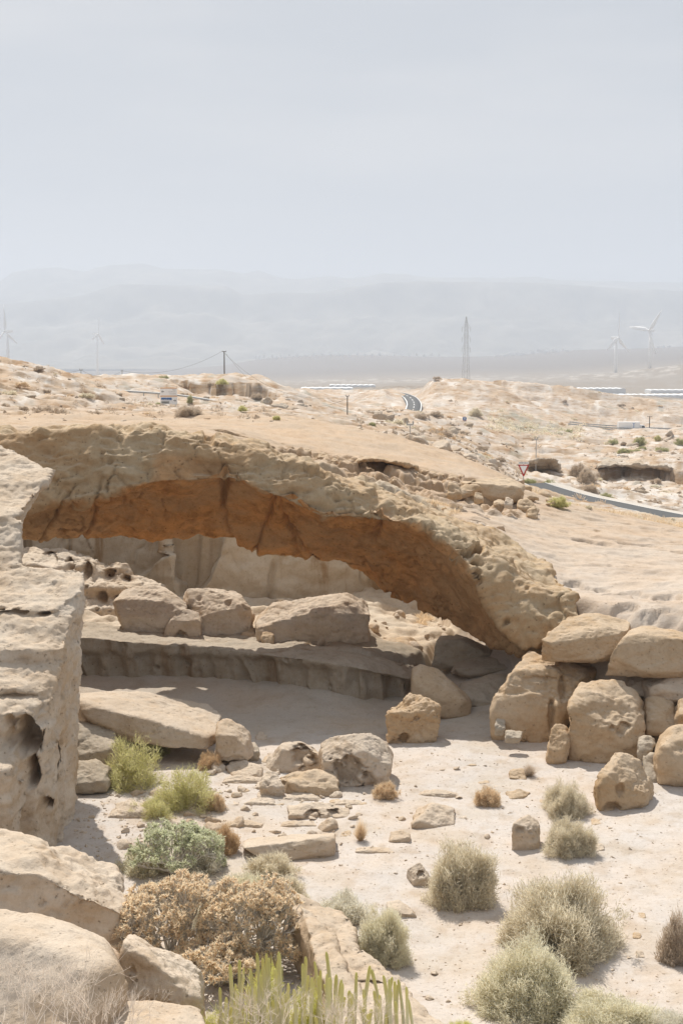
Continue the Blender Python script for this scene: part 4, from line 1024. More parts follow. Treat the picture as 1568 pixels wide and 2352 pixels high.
def tier(pts, zb): return ([at(*p) for p in pts], zb)
def step(V, Fc, back, front, zb, lim=None):
    """one tread of the cliff: a strip between its back and front edge, with sides down to zb, drawn in to lim at the bottom"""
    n = len(back); b = len(V)
    top = [at(*p) for p in back] + [at(*p) for p in front]
    src = list(back) + list(front)
    bot = []
    for p, q in zip(src, top):
        x = q[0]
        if lim is not None: x = min(x, at(lim, p[1], p[2])[0])
        bot.append((x, q[1], zb))
    V += [tuple(q) for q in top] + bot; o = 2 * n
    for i in range(n - 1):
        Fc.append((b + i, b + i + 1, b + n + i + 1, b + n + i)); Fc.append((b + o + i + 1, b + o + i, b + o + n + i, b + o + n + i + 1))
        Fc.append((b + i + 1, b + i, b + o + i, b + o + i + 1)); Fc.append((b + n + i, b + n + i + 1, b + o + n + i + 1, b + o + n + i))
    for i, d in ((0, 1), (n - 1, -1)):
        f = (b + i, b + n + i, b + o + n + i, b + o + i); Fc.append(f if d > 0 else f[::-1])
def cliff():
    V, Fc = [], []
    step(V, Fc, [(-260, 1018, 31.2), (0, 1019, 31.0), (60, 1047, 30.4), (100, 1068, 30.0), (124, 1082, 29.7)], [(-260, 1186, 27.2), (0, 1188, 27.25), (46, 1182, 27.4), (75, 1148, 28.2), (112, 1104, 29.1)], 4.55, 18)
    step(V, Fc, [(-260, 1190, 27.3), (0, 1190, 27.3), (30, 1190, 27.3), (52, 1192, 27.3)], [(-260, 1300, 26.25), (0, 1300, 26.25), (30, 1300, 26.25), (46, 1298, 26.3)], -1, 46)
    step(V, Fc, [(-260, 1302, 26.3), (0, 1303, 26.3), (60, 1304, 26.3), (120, 1305, 26.2), (196, 1307, 26.2)], [(-260, 1404, 24.5), (0, 1404, 24.55), (60, 1404, 24.6), (120, 1402, 24.7), (186, 1360, 25.2)], -1, 150)
    step(V, Fc, [(-260, 1413, 24.6), (0, 1413, 24.6), (60, 1413, 24.65), (120, 1410, 24.75), (174, 1385, 25.1)], [(-260, 1492, 23.4), (0, 1492, 23.45), (60, 1492, 23.5), (110, 1494, 23.6), (152, 1486, 23.9)], -1, 132)
    step(V, Fc, [(-260, 1522, 23.5), (0, 1522, 23.5), (60, 1522, 23.55), (110, 1518, 23.7), (148, 1508, 24.0)], [(-260, 1584, 22.6), (0, 1584, 22.65), (60, 1584, 22.7), (100, 1584, 22.85), (132, 1572, 23.2)], -1, 118)
    step(V, Fc, [(-260, 1592, 22.7), (0, 1592, 22.7), (60, 1592, 22.75), (100, 1590, 22.9), (132, 1584, 23.2)], [(-260, 1642, 22.0), (0, 1642, 22.1), (40, 1646, 22.2), (80, 1650, 22.35), (120, 1630, 22.8)], -1, 108)
    step(V, Fc, [(-260, 1690, 22.2), (0, 1690, 22.2), (20, 1690, 22.25), (44, 1692, 22.3)], [(-260, 1775, 21.3), (0, 1775, 21.4), (20, 1772, 21.5), (42, 1745, 21.9)], -1, 40)
    step(V, Fc, [(110, 1500, 25.6), (150, 1500, 25.8), (182, 1500, 26.0)], [(110, 1600, 24.3), (140, 1600, 24.5), (166, 1600, 24.9)], -1, 168)
    me = remesh(V, Fc, .045, 1)
    v, nn = get_vn(me)
    up = sstep(.5, .85, nn[:, 2])
    v2 = rough(v, nn, .7, .075, 930, .035, .05)
    v2 += nn * (fbm(v * 6, 4, 931, .6) * .035 - .05 * (1 - sstep(0, .05, np.abs(fbm(v * np.array((.8, .8, 3.0)), 3, 932)))) * (1 - up))[:, None]
    px, py, dep = proj(v2)
    for dx, dy, rx, ry, depth in ((100, 1412, 20, 7, .35), (30, 1408, 50, 6, .25), (62, 1690, 40, 50, 1.0), (75, 1775, 20, 40, .9), (20, 1700, 14, 34, .4), (42, 1830, 12, 40, .45), (128, 1740, 9, 60, .2), (105, 1845, 18, 14, .5), (20, 1660, 20, 22, .4), (45, 1600, 60, 6, .15)):
        k = np.hypot((px - dx) / rx, (py - dy) / ry) + fbm(v * 2.2, 4, 77) * .55
        w = (1 - sstep(.5, 1.0, k)) * (nn[:, 1] < .3); v2 = v2 + np.array((0, 1, -.05)) * (w * depth)[:, None]
    put_v(me, v2)
    return tag(link('cliff', me, M['cliff']), 'stepped pale cliff with a pocked brown side, rising at the left edge', 'cliff')
cliff()
# the undercut ledge below the row of boulders
def ledge():
    V, Fc = [], []
    fr = [(60, 1462, 35.3), (195, 1464, 35.2), (300, 1474, 35.05), (450, 1485, 34.9), (530, 1493, 34.6), (600, 1501, 34.25), (700, 1514, 33.65), (784, 1526, 33.35), (830, 1535, 33.35), (890, 1547, 33.7), (944, 1560, 34.2)]
    bk = [(p[0] if i < 9 else p[0] + 14, 0, p[2] + (1.9 if i < 8 else 1.5)) for i, p in enumerate(fr)]
    f3 = [at(*p) for p in fr]; b3 = [np.array(((q[0] - CX) / F * q[2], q[2], p[2] + .03)) for q, p in zip(bk, f3)]
    n = len(f3); top = b3 + f3; bot = [(p[0], p[1] + (.0 if k < n else .12), -.6) for k, p in enumerate(top)]
    V += [tuple(p) for p in top] + bot; o = 2 * n
    for i in range(n - 1):
        Fc += [(i, i + 1, n + i + 1, n + i), (o + i + 1, o + i, o + n + i, o + n + i + 1), (i + 1, i, o + i, o + i + 1), (n + i, n + i + 1, o + n + i + 1, o + n + i)]
    Fc += [(0, n, o + n, o), (o + n - 1, o + 2 * n - 1, 2 * n - 1, n - 1)]
    me = remesh(V, Fc, .035, 2)
    v, nn = get_vn(me)
    side = sstep(.6, .2, nn[:, 2]); x = v[:, 0]
    lowr = sstep(.98, .72, v[:, 2] + .18 * fbm(np.stack([x * 1.4, x * 0, x * 0], 1), 3, 61) + .22 * sstep(0, 2, x))
    fl = np.abs(gnoise(np.stack([x * 1.9 + .25 * v[:, 2], x * 0 + 3, v[:, 2] * .5], 1), 62)); fl2 = gnoise(np.stack([x * 5.5, x * 0, v[:, 2] * .8], 1), 63)
    d = -side * lowr * (.10 + .16 * sstep(.02, .30, fl) + .05 * fl2)
    d += fbm(v * 1.6, 4, 64) * .085 + fbm(v * 7, 3, 65) * .02 - .11 * sstep(.12, .3, fbm(np.stack([x * 1.3, x * 0, x * 0], 1), 4, 68)) * sstep(.7, 1.0, v[:, 2] + .2 * sstep(0, 2, x)) * sstep(.75, .4, nn[:, 2])
    f1, _ = cells(v * 2.4, 66); d -= .09 * (1 - sstep(.08, .2, f1)) * side * sstep(0, .3, fbm(v * .8, 2, 67))
    put_v(me, v + nn * d[:, None])
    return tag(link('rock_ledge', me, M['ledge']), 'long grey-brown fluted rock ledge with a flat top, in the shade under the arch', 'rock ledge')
ledge()
# holed rock behind the left end of the arch
solid([tier([(20, 1255, 42.5), (120, 1258, 42.2), (180, 1262, 42.0), (225, 1283, 41.6), (215, 1300, 41.0), (100, 1300, 40.6), (20, 1296, 40.6)], -.5),
       tier([(150, 1285, 41.6), (280, 1290, 41.8), (350, 1332, 41.6), (380, 1346, 41.2), (330, 1362, 40.4), (220, 1350, 40.2), (150, 1335, 40.2)], -.5),
       tier([(120, 1350, 40.6), (240, 1355, 40.6), (300, 1370, 40.4), (280, 1400, 39.8), (180, 1400, 39.4), (120, 1390, 39.4)], -.5)],
      'rock_outcrop', M['cliff'], 'dark holed and fluted rock behind the left end of the arch', 'rock outcrop', .05, .55, .13, 940, pitty=.26, strata=.05, smooth=2,
      dents=[(115, 1285, 18, 22, .5), (160, 1300, 12, 20, .5), (200, 1310, 12, 26, .5), (250, 1320, 16, 14, .4), (290, 1330, 12, 12, .4), (235, 1375, 14, 20, .4), (270, 1380, 10, 16, .4)])
# the back wall itself, smooth and stained
def back_wall():
    V, Fc = [], []
    fr = [(60, 43.6), (150, 43.7), (230, 43.6), (300, 43.3), (350, 43.0), (420, 42.6), (470, 42.5), (560, 42.8), (640, 42.9), (700, 43.0), (780, 43.2), (860, 43.7), (920, 44.4)]
    f3 = [np.array(((p - CX) / F * Y, Y, 0)) for p, Y in fr]; n = len(fr)
    zt = [min(5.7, gz(q[0], q[1] + 1.3) - .06) for q in f3]
    top = [(q[0], q[1] + 1.4, z) for q, z in zip(f3, zt)] + [(q[0], q[1] + .35, z - .1) for q, z in zip(f3, zt)]
    bot = [(q[0], q[1] + 1.4, -.8) for q in f3] + [(q[0], q[1] - .25, -.8) for q in f3]
    V += top + bot; o = 2 * n
    for i in range(n - 1):
        Fc += [(i, i + 1, n + i + 1, n + i), (o + i + 1, o + i, o + n + i, o + n + i + 1), (i + 1, i, o + i, o + i + 1), (n + i, n + i + 1, o + n + i + 1, o + n + i)]
    Fc += [(0, n, o + n, o), (o + n - 1, o + 2 * n - 1, 2 * n - 1, n - 1)]
    me = remesh(V, Fc, .055, 3)
    v, nn = get_vn(me); px, py, _ = proj(v)
    d = fbm(v * np.array((.5, .5, .8)), 4, 951) * .22 + fbm(v * 2.2, 4, 952) * .05
    st = gnoise(np.stack([v[:, 2] * 1.5 + fbm(v * .4, 3, 953) * .8, v[:, 2] * 0, v[:, 0] * .08], 1), 954); d += np.tanh(st * 6) * .035
    cr = np.abs(fbm(v * np.array((.6, .6, .25)) + 5, 3, 955)); d -= .12 * (1 - sstep(0, .03, cr)) * sstep(0, .3, fbm(v * .3, 2, 956))
    # the slanting recess on the left, under an edge that climbs to the right
    e = (py - 1300) + (px - 345) * .62
    d -= .55 * sstep(8, -6, e + fbm(v * 1.2, 3, 957) * 14) * sstep(205, 240, px) * sstep(470, 440, px)
    d -= .28 * sstep(400, 420, px + fbm(v, 3, 958) * 14) * sstep(474, 452, px + fbm(v, 3, 958) * 10) * sstep(1235, 1260, py) * sstep(1345, 1315, py)
    d -= .18 * np.exp(-((px - 625 + (py - 1330) * .15 + fbm(v * 1.5, 3, 959) * 12) / 7) ** 2) * sstep(1270, 1300, py)
    put_v(me, v + nn * (d * (nn[:, 1] < .3))[:, None])
    return tag(link('back_wall', me, M['backwall']), 'smooth beige tuff wall with brown stains, seen through the arch behind the boulders', 'rock wall')
back_wall()
# foreground rocks, lower left
boulder([(-120, 1895), (0, 1902), (45, 1921), (120, 1947), (178, 1970), (208, 2007), (242, 2037), (293, 2057)], [(292, 2108), (250, 2152), (205, 2128), (140, 2102), (45, 2083), (0, 2075), (-120, 2075)],
        'rough honey-coloured rock in the foreground below the cliff', ridge=[(0, 1960), (120, 2010), (190, 2060), (270, 2090)], d=2.4, Yb=18.6, name='boulder', mat='cliff', sub=6, amp=.07, pitty=.05, sink=.8)
boulder([(-200, 2085), (0, 2092), (30, 2082), (125, 2107), (212, 2138), (262, 2166)], [(-200, 2560), (100, 2560), (270, 2420), (285, 2330), (272, 2230)],
        'broad pale flat rock filling the lower left corner', d=3.0, Yb=14.3, mat='pale', sub=6, amp=.03, sink=1.0, sharp=26)
boulder([(268, 2140), (300, 2147), (400, 2202), (437, 2238), (457, 2258)], [(280, 2250), (297, 2288), (372, 2303), (440, 2313), (456, 2285)],
        'brown rock wedged between the pale flat rock and the orange bush', ridge=[(275, 2160), (350, 2205), (430, 2260)], d=1.4, Yb=16.2, mat='cliff', sub=6, amp=.06, pitty=.05, sink=.6)
boulder([(255, 2306), (340, 2298), (420, 2318), (480, 2335)], [(250, 2420), (400, 2450), (490, 2420)],
        'pale rock at the bottom edge left of the cactus clump', d=1.2, Yb=14.3, mat='pale', amp=.04, sink=.6)
def atz(px, py, z):
    d = at(px, py, 1.0) - np.array((0, 0, H)); k = (z - H) / d[2]
    return np.array((d[0] * k, k, z))
solid([([atz(*p) for p in ((650, 2046, .66), (675, 2050, .6), (712, 2068, .5), (784, 2094, .36), (815, 2130, .36), (822, 2174, .36), (862, 2206, .32), (918, 2242, .28), (952, 2286, .25), (1012, 2338, .2), (1060, 2440, .15), (790, 2440, .4), (725, 2240, .5), (690, 2140, .6))], -.6),
       ([atz(*p) for p in ((690, 2080, .8), (720, 2095, .75), (770, 2150, .65), (800, 2230, .55), (900, 2330, .42), (930, 2440, .4), (800, 2440, .45), (740, 2260, .6))], -.6)],
      'rock_ramp', M['pale'], 'long low pale rock ramp between the orange bush and the open sand', 'rock', .045, .9, .10, 950, strata=.02, pitty=.05, smooth=3,
      dents=[(850, 2268, 40, 16, .25), (832, 2195, 14, 10, .15), (800, 2120, 12, 10, .1)])
boulder([(1650, 1590), (1730, 1570), (1790, 1610)], [(1640, 1720), (1720, 1760), (1800, 1715)], 'tan boulder just past the right edge of the pile', d=1.5, Yb=27.2, under=True)
boulder([(1670, 1480), (1770, 1470), (1850, 1510)], [(1660, 1600), (1760, 1620), (1860, 1590)], 'pale boulder past the right edge, above the tan one', d=1.6, Yb=29.0, mat='pale')
boulder([(1800, 1590), (1880, 1570), (1950, 1620)], [(1800, 1760), (1880, 1800), (1960, 1740)], 'broad tan boulder farthest past the right edge', d=1.7, Yb=26.4, mat='boulder')
boulder([(519, 1786), (551, 1780), (582, 1782), (603, 1790)], [(515, 1797), (555, 1800), (600, 1798)], 'pale flat bedrock slab below the thin pale plate', ridge=[(533, 1792), (587, 1793)], d=0.38, mat='pale', amp=.07, name='bedrock_plate', sink=.1)
boulder([(590, 1798), (629, 1791), (667, 1793), (692, 1803)], [(585, 1811), (634, 1815), (689, 1812)], 'rough flat bedrock slab left of the pitted low rock', ridge=[(607, 1805), (673, 1806)], d=0.46, mat='pale', amp=.07, name='bedrock_plate', sink=.1)
boulder([(564, 1837), (592, 1832), (620, 1833), (638, 1841)], [(560, 1847), (596, 1850), (636, 1848)], 'low broken bedrock slab in the middle of the rubble', ridge=[(576, 1842), (624, 1843)], d=0.34, mat='pale', amp=.07, name='bedrock_plate', sink=.1)
boulder([(655, 1826), (690, 1820), (725, 1822), (748, 1830)], [(650, 1837), (695, 1840), (745, 1838)], 'flat bedrock slab between the pitted rock and the twin-hollow rock', ridge=[(670, 1832), (730, 1833)], d=0.38, mat='pale', amp=.07, name='bedrock_plate', sink=.1)
boulder([(519, 1888), (551, 1884), (582, 1885), (603, 1892)], [(515, 1897), (555, 1900), (600, 1898)], 'thin pale bedrock sheet above the tilted brown-fronted slab', ridge=[(533, 1893), (587, 1894)], d=0.30, mat='pale', amp=.07, name='bedrock_plate', sink=.1)
boulder([(649, 1888), (681, 1884), (712, 1885), (733, 1892)], [(645, 1897), (685, 1900), (730, 1898)], 'pale bedrock sheet below the twin-hollow rock', ridge=[(663, 1893), (717, 1894)], d=0.30, mat='pale', amp=.07, name='bedrock_plate', sink=.1)
boulder([(250, 1861), (289, 1854), (327, 1856), (352, 1867)], [(245, 1876), (294, 1880), (349, 1877)], 'broad pale bedrock slab in the sun beside the cliff shadow', ridge=[(267, 1869), (333, 1870)], d=0.49, mat='pale', amp=.07, name='bedrock_plate', sink=.1)
boulder([(768, 1840), (793, 1836), (817, 1837), (833, 1843)], [(765, 1847), (796, 1850), (831, 1848)], 'pale bedrock plate right of the twin-hollow rock', ridge=[(779, 1844), (821, 1845)], d=0.27, mat='pale', amp=.07, name='bedrock_plate', sink=.1)
boulder([(950, 1818), (989, 1814), (1027, 1815), (1052, 1822)], [(945, 1827), (994, 1830), (1049, 1828)], 'worn flush bedrock plate on the open sand above the flush slab', ridge=[(967, 1823), (1033, 1824)], d=0.30, mat='pale', amp=.07, name='bedrock_plate', sink=.1)
boulder([(819, 1950), (851, 1946), (882, 1947), (903, 1953)], [(815, 1957), (855, 1960), (900, 1958)], 'worn pale bedrock plate below the lone tan grass tuft', ridge=[(833, 1954), (887, 1955)], d=0.27, mat='pale', amp=.07, name='bedrock_plate', sink=.1)
# ================================================================== plants
def strand_mesh(name, p, d, L, w, rng, curl=.15, tip0=0.0):
    """thin tapering blades: p roots, d directions, L lengths, w widths"""
    n = len(p)
    d = d / (np.linalg.norm(d, axis=1)[:, None] + 1e-9)
    side = np.cross(d, rng.normal(size=(n, 3))); side /= np.linalg.norm(side, axis=1)[:, None] + 1e-9
    bend = rng.normal(size=(n, 3)) * curl
    mid = p + d * (L * .55)[:, None]
    tip = p + (d + bend) * L[:, None]
    ws = (side * (w / 2)[:, None])
    v = np.stack([p - ws * .8, p + ws * .8, mid + ws, mid - ws, tip], 1).reshape(-1, 3)
    b = np.arange(n) * 5
    q = np.stack([b, b + 1, b + 2, b + 3], 1); t = np.stack([b + 3, b + 2, b + 4], 1)
    me = mesh_np(name, v, quads=q, tris=t, smooth=False)
    set_float(me, 'tip', np.tile([0, 0, .5, .5, 1.0], n)); set_float(me, 'vary', np.repeat(rng.random(n), 5))
    return me

def bush_mesh(name, seed, lobes=70, per=120, w=.012, L=(.16, .30), up=.35, spread=.75, flat=.85, hollow=.6, low=-.15, curl=.12):
    """a rounded shrub of unit radius made of brush-like twig heads"""
    r = np.random.default_rng(seed)
    P, D, LL = [], [], []
    heads = []
    for k in range(lobes):
        zz = low + (1 - low) * r.random(); a = r.random() * 6.283
        if math.sin(a * 2 + seed) * math.cos(zz * 5 + seed * .7) > .62 + .3 * r.random(): continue
        rr = math.sqrt(max(0, 1 - zz * zz))
        hd = np.array((rr * math.cos(a), rr * math.sin(a), max(zz, low)))
        rad = (hollow + (1 - hollow) * r.random() ** .6) * (.82 + .30 * math.sin(3 * a + seed) * .4 + .12 * r.normal())
        c = hd * rad * np.array((1, 1, flat)); c[2] = max(c[2], .04)
        heads.append(c)
        n = int(per * (.6 + .8 * r.random()))
        o = r.normal(size=(n, 3)) * .075
        dd = hd * .8 + np.array((0, 0, up)) + r.normal(size=(n, 3)) * spread * .5
        P.append(c + o - hd * .1); D.append(dd); LL.append((L[0] + (L[1] - L[0]) * r.random(n)) * (.75 + .4 * r.random()))
    P = np.concatenate(P); D = np.concatenate(D); LL = np.concatenate(LL)
    P[:, 2] = np.maximum(P[:, 2], .01)
    return strand_mesh(name, P, D, LL, np.full(len(P), w) * (.6 + .8 * r.random(len(P))), r, curl), heads

def twig_mesh(name, heads, seed, rad=.016, n=26):
    r = np.random.default_rng(seed); mb = MB()
    for c in heads[:n]:
        b = r.normal(size=3) * .05; b[2] = -.05
        m = b * .4 + c * .5 + np.array((0, 0, -.10)) + r.normal(size=3) * .04
        mb.tube([b, (b + m) / 2 + r.normal(size=3) * .03, m, c * .96], [rad, rad * .8, rad * .6, rad * .3], 4, False)
    me = bpy.data.meshes.new(name); me.from_pydata(mb.v, [], mb.f); me.update(); return me

M['greygreen'] = leaf_mat('grey_green_leaves', (0.63, 0.54, 0.42), (0.77, 0.71, 0.55), (0.87, 0.81, 0.67), .5)
M['greygreen2'] = leaf_mat('pale_grey_green_leaves', (0.68, 0.60, 0.45), (0.81, 0.77, 0.60), (0.87, 0.86, 0.69), .5)
M['silver'] = leaf_mat('silver_leaves', (0.68, 0.61, 0.50), (0.81, 0.78, 0.67), (0.87, 0.86, 0.76), .5)
M['yellowgreen'] = leaf_mat('yellow_green_leaves', (0.59, 0.52, 0.36), (0.66, 0.64, 0.31), (0.77, 0.76, 0.35), .5)
M['bright'] = leaf_mat('bright_green_leaves', (0.52, 0.47, 0.23), (0.68, 0.68, 0.21), (0.81, 0.78, 0.25), .5)
M['olive'] = leaf_mat('olive_leaves', (0.38, 0.34, 0.23), (0.50, 0.50, 0.27), (0.62, 0.61, 0.34), .4)
M['straw'] = leaf_mat('straw', (0.61, 0.47, 0.31), (0.77, 0.62, 0.43), (0.86, 0.72, 0.53), .5)
M['drybrown'] = leaf_mat('dry_brown_twigs', (0.47, 0.38, 0.29), (0.61, 0.51, 0.40), (0.71, 0.61, 0.49), .4)
M['rust'] = leaf_mat('rust_dry_leaves', (0.52, 0.38, 0.25), (0.70, 0.52, 0.32), (0.79, 0.62, 0.41), .4)
M['tabaiba_dry'] = leaf_mat('rosy_brown_rosettes', (0.79, 0.66, 0.51), (0.87, 0.73, 0.54), (0.87, 0.81, 0.63), .5)
M['tabaiba_green'] = leaf_mat('green_rosettes', (0.61, 0.59, 0.43), (0.68, 0.70, 0.50), (0.79, 0.80, 0.60), .5)
M['paletwig'] = leaf_mat('pale_pink_twigs', (.74, .63, .52), (.79, .69, .58), (.82, .73, .63), .3)
M['bark'] = plain('pale_bark', (.60, .56, .50), .9, var=.25, scale=9)
M['darkbark'] = plain('brown_twigs', (.32, .26, .20), .9, var=.25, scale=9)
M['spurge'] = leaf_mat('spurge_column', (.62, .57, .45), (.64, .60, .38), (.66, .60, .20), .05)

BUSH = {}
def bush_kind(kind, k):
    """shared unit meshes of each kind of shrub"""
    key = (kind, k)
    if key not in BUSH:
        s = 1000 + 37 * k + sum(map(ord, kind))
        if kind == 'dense': me, hd = bush_mesh('foliage', s, 340, 190, .0095, (.045, .115), .38, 1.25, .94, .66, -.12, .35)
        elif kind == 'mid': me, hd = bush_mesh('foliage', s, 130, 75, .017, (.07, .17), .35, 1.2, .86, .56, -.1, .35)
        elif kind == 'wispy': me, hd = bush_mesh('foliage', s, 120, 80, .0105, (.05, .15), .3, 1.4, .9, .34, -.05, .4)
        elif kind == 'far': me, hd = bush_mesh('foliage', s, 34, 46, .04, (.10, .24), .3, 1.2, .72, .45, -.05, .3)
        elif kind == 'tuft':
            r = np.random.default_rng(s); n = 900
            a = r.random(n) * 6.283; t = r.random(n) ** .7 * 1.25
            d = np.stack([np.sin(t) * np.cos(a), np.sin(t) * np.sin(a), np.cos(t)], 1)
            me = strand_mesh('blades', r.normal(size=(n, 3)) * (.10, .10, .02), d, .65 + .4 * r.random(n), np.full(n, .014), r, .16); hd = []
        BUSH[key] = (me, twig_mesh('twigs', hd, s) if hd else None)
    return BUSH[key]

def shrub(px, py, w, h, kind, mat, label, cat='shrub', group=None, name='shrub', k=0, Y=None, bark='bark', yshrink=1.0, parts=True):
    p = hit(px, py) if Y is None else np.array(((px - CX) / F * Y, Y, gz((px - CX) / F * Y, Y)))
    R = w / 2 / F * p[1]; Hh = h / F * p[1] * .98
    me, tw = bush_kind(kind, k)
    key = (me.name, mat)
    if key not in BUSH:
        m2 = me if not len(me.materials) else me.copy()
        if len(m2.materials): m2.materials.clear()
        m2.materials.append(M[mat]); BUSH[key] = m2
    me = BUSH[key]
    rz = U(0, 6.28)
    sc = (R, R * yshrink, Hh if kind == 'tuft' else Hh / 1.05)
    loc = (p[0], p[1] + R * .35 * yshrink, gz(p[0], p[1] + R * .35 * yshrink))
    if Y is not None: loc = tuple(p)
    if parts and tw is not None:
        root = empty(name, loc, label, cat, group, rz); root.scale = sc
        link('foliage', me, None, root); link('twigs', tw, M[bark], root)
    else:
        root = link(name, me); root.location = loc; root.rotation_euler = (0, 0, rz); root.scale = sc
        tag(root, label, cat, group)
    return root

# rounded grey-green shrubs on the sand
shrub(1065, 2080, 196, 172, 'dense', 'greygreen', 'tall grey-green bush left of the big pair on the sand', k=0)
shrub(1295, 2200, 310, 215, 'dense', 'greygreen', 'largest grey-green bush, upper one of the touching pair on the sand', k=1)
shrub(1215, 2330, 275, 190, 'dense', 'greygreen2', 'paler grey-green bush in front of the largest bush', k=2)
shrub(1400, 2400, 300, 110, 'dense', 'greygreen2', 'yellow-tinged bush cut by the bottom edge, right of the paler bush', k=0)
shrub(1560, 2420, 180, 100, 'dense', 'silver', 'blurred grey bush in the lower right corner', k=1)
shrub(1300, 1875, 122, 92, 'dense', 'greygreen', 'small round grey-green bush left of the wedge-shaped boulder', k=2)
shrub(1308, 1962, 138, 92, 'dense', 'greygreen', 'low grey-green bush beside the knobbly pale rock', k=0)
shrub(882, 2210, 150, 150, 'dense', 'greygreen2', 'mid-sized green-grey bush at the edge of the rock ramp', k=1)
shrub(790, 2120, 150, 90, 'mid', 'silver', 'silvery thin bush behind the long pale rock ramp', k=0)
shrub(620, 2015, 150, 70, 'mid', 'greygreen', 'low grey-green bush right of the green tabaiba', k=1)
shrub(1560, 2215, 110, 150, 'mid', 'drybrown', 'pale dry bush at the right edge of the sand', k=2, bark='bark')
shrub(1120, 1850, 76, 62, 'mid', 'straw', 'straw-coloured round tuft on the sand below the grooved boulder', cat='dry bush', k=0)
shrub(828, 1933, 46, 62, 'tuft', 'straw', 'lone tan grass tuft standing on the white sand', cat='grass tuft', name='grass_tuft', k=0)
shrub(885, 1835, 72, 52, 'mid', 'straw', 'tan dry tuft in the shadow edge of the hollowed boulder', cat='dry bush', k=1)
shrub(1203, 1705, 26, 34, 'tuft', 'straw', 'small straw tuft at the foot of the biggest boulder', cat='grass tuft', name='grass_tuft', k=1)
shrub(1215, 1785, 50, 34, 'tuft', 'drybrown', 'dead twiggy tuft on open sand below the biggest boulder', cat='grass tuft', name='grass_tuft', k=2)
shrub(515, 1960, 90, 78, 'mid', 'rust', 'reddish dry tuft behind the green tabaiba', cat='dry bush', k=2)
shrub(300, 1810, 175, 145, 'wispy', 'yellowgreen', 'upper yellow-green wispy shrub by the cliff foot', k=0)
shrub(428, 1862, 180, 130, 'wispy', 'yellowgreen', 'lower yellow-green wispy shrub with bleached twigs on the rubble', k=1)
shrub(480, 1768, 66, 58, 'mid', 'rust', 'orange-brown dry bush under the large tilted slab', cat='dry bush', k=0)
shrub(352, 1735, 90, 40, 'mid', 'olive', 'dull green low shrub at the base of the large tilted slab', k=1)
shrub(495, 1862, 60, 50, 'mid', 'straw', 'pale dry shrub right of the yellow-green shrubs', cat='dry bush', k=2)
shrub(650, 1384, 78, 32, 'mid', 'drybrown', 'rosy dry bush behind the largest ledge boulder', cat='dry bush', k=0, Y=41.0)
shrub(740, 1512, 34, 26, 'tuft', 'drybrown', 'dry weed at the foot of the largest ledge boulder', cat='weed', name='dry_weed', k=0, Y=35.2)
shrub(705, 1497, 24, 18, 'tuft', 'straw', 'smaller dry weed on the ledge left of its neighbour', cat='weed', name='dry_weed', k=1, Y=35.3)
shrub(62, 1300, 44, 38, 'tuft', 'yellowgreen', 'greenish grass growing in the notch of the stepped cliff', cat='grass tuft', name='grass_tuft', k=2, Y=25.6)
shrub(605, 2350, 190, 245, 'wispy', 'bright', 'bright green feathery shrub behind the cactus columns', k=2, Y=16.9)
shrub(715, 2350, 130, 195, 'wispy', 'bright', 'green feathery shrub right of the first one among the cactus', k=0, Y=16.7)
shrub(478, 2350, 120, 165, 'wispy', 'bright', 'yellow feathery shrub left of the cactus clump', k=1, Y=16.3)
shrub(650, 2400, 260, 150, 'wispy', 'yellowgreen', 'yellow-green shrub in front of the cactus at the bottom edge', k=0, Y=15.0)
shrub(1060, 2390, 100, 60, 'wispy', 'bright', 'yellow-green wispy shrub at the bottom between ramp and bushes', k=1)
shrub(1490, 2400, 200, 70, 'mid', 'greygreen2', 'low yellowish shrub along the bottom edge at the right', k=1)
shrub(905, 2400, 110, 60, 'wispy', 'bright', 'tiny green growth right of the last cactus columns', k=2)

shrub(478, 2130, 120, 95, 'mid', 'silver', 'silvery green bush growing up through the rosy-brown dome', k=1)
shrub(350, 1880, 120, 60, 'wispy', 'yellowgreen', 'sprawling thin yellow-green shrub on the rubble apron', k=2)
shrub(250, 1765, 90, 80, 'wispy', 'olive', 'dull green sprawling shrub in the cliff shadow', k=1)
shrub(560, 2075, 140, 95, 'mid', 'greygreen2', 'loose grey-green bush between the green tabaiba and the rosy-brown dome', k=0)
shrub(455, 2005, 150, 80, 'mid', 'silver', 'thin silvery bush overlapping the green tabaiba on its right', k=2)
shrub(660, 2080, 120, 80, 'mid', 'greygreen', 'sparse grey-green bush at the top end of the rock ramp', k=2)
shrub(330, 2010, 130, 90, 'mid', 'greygreen2', 'loose grey-green bush at the edge of the cliff shadow', k=1)
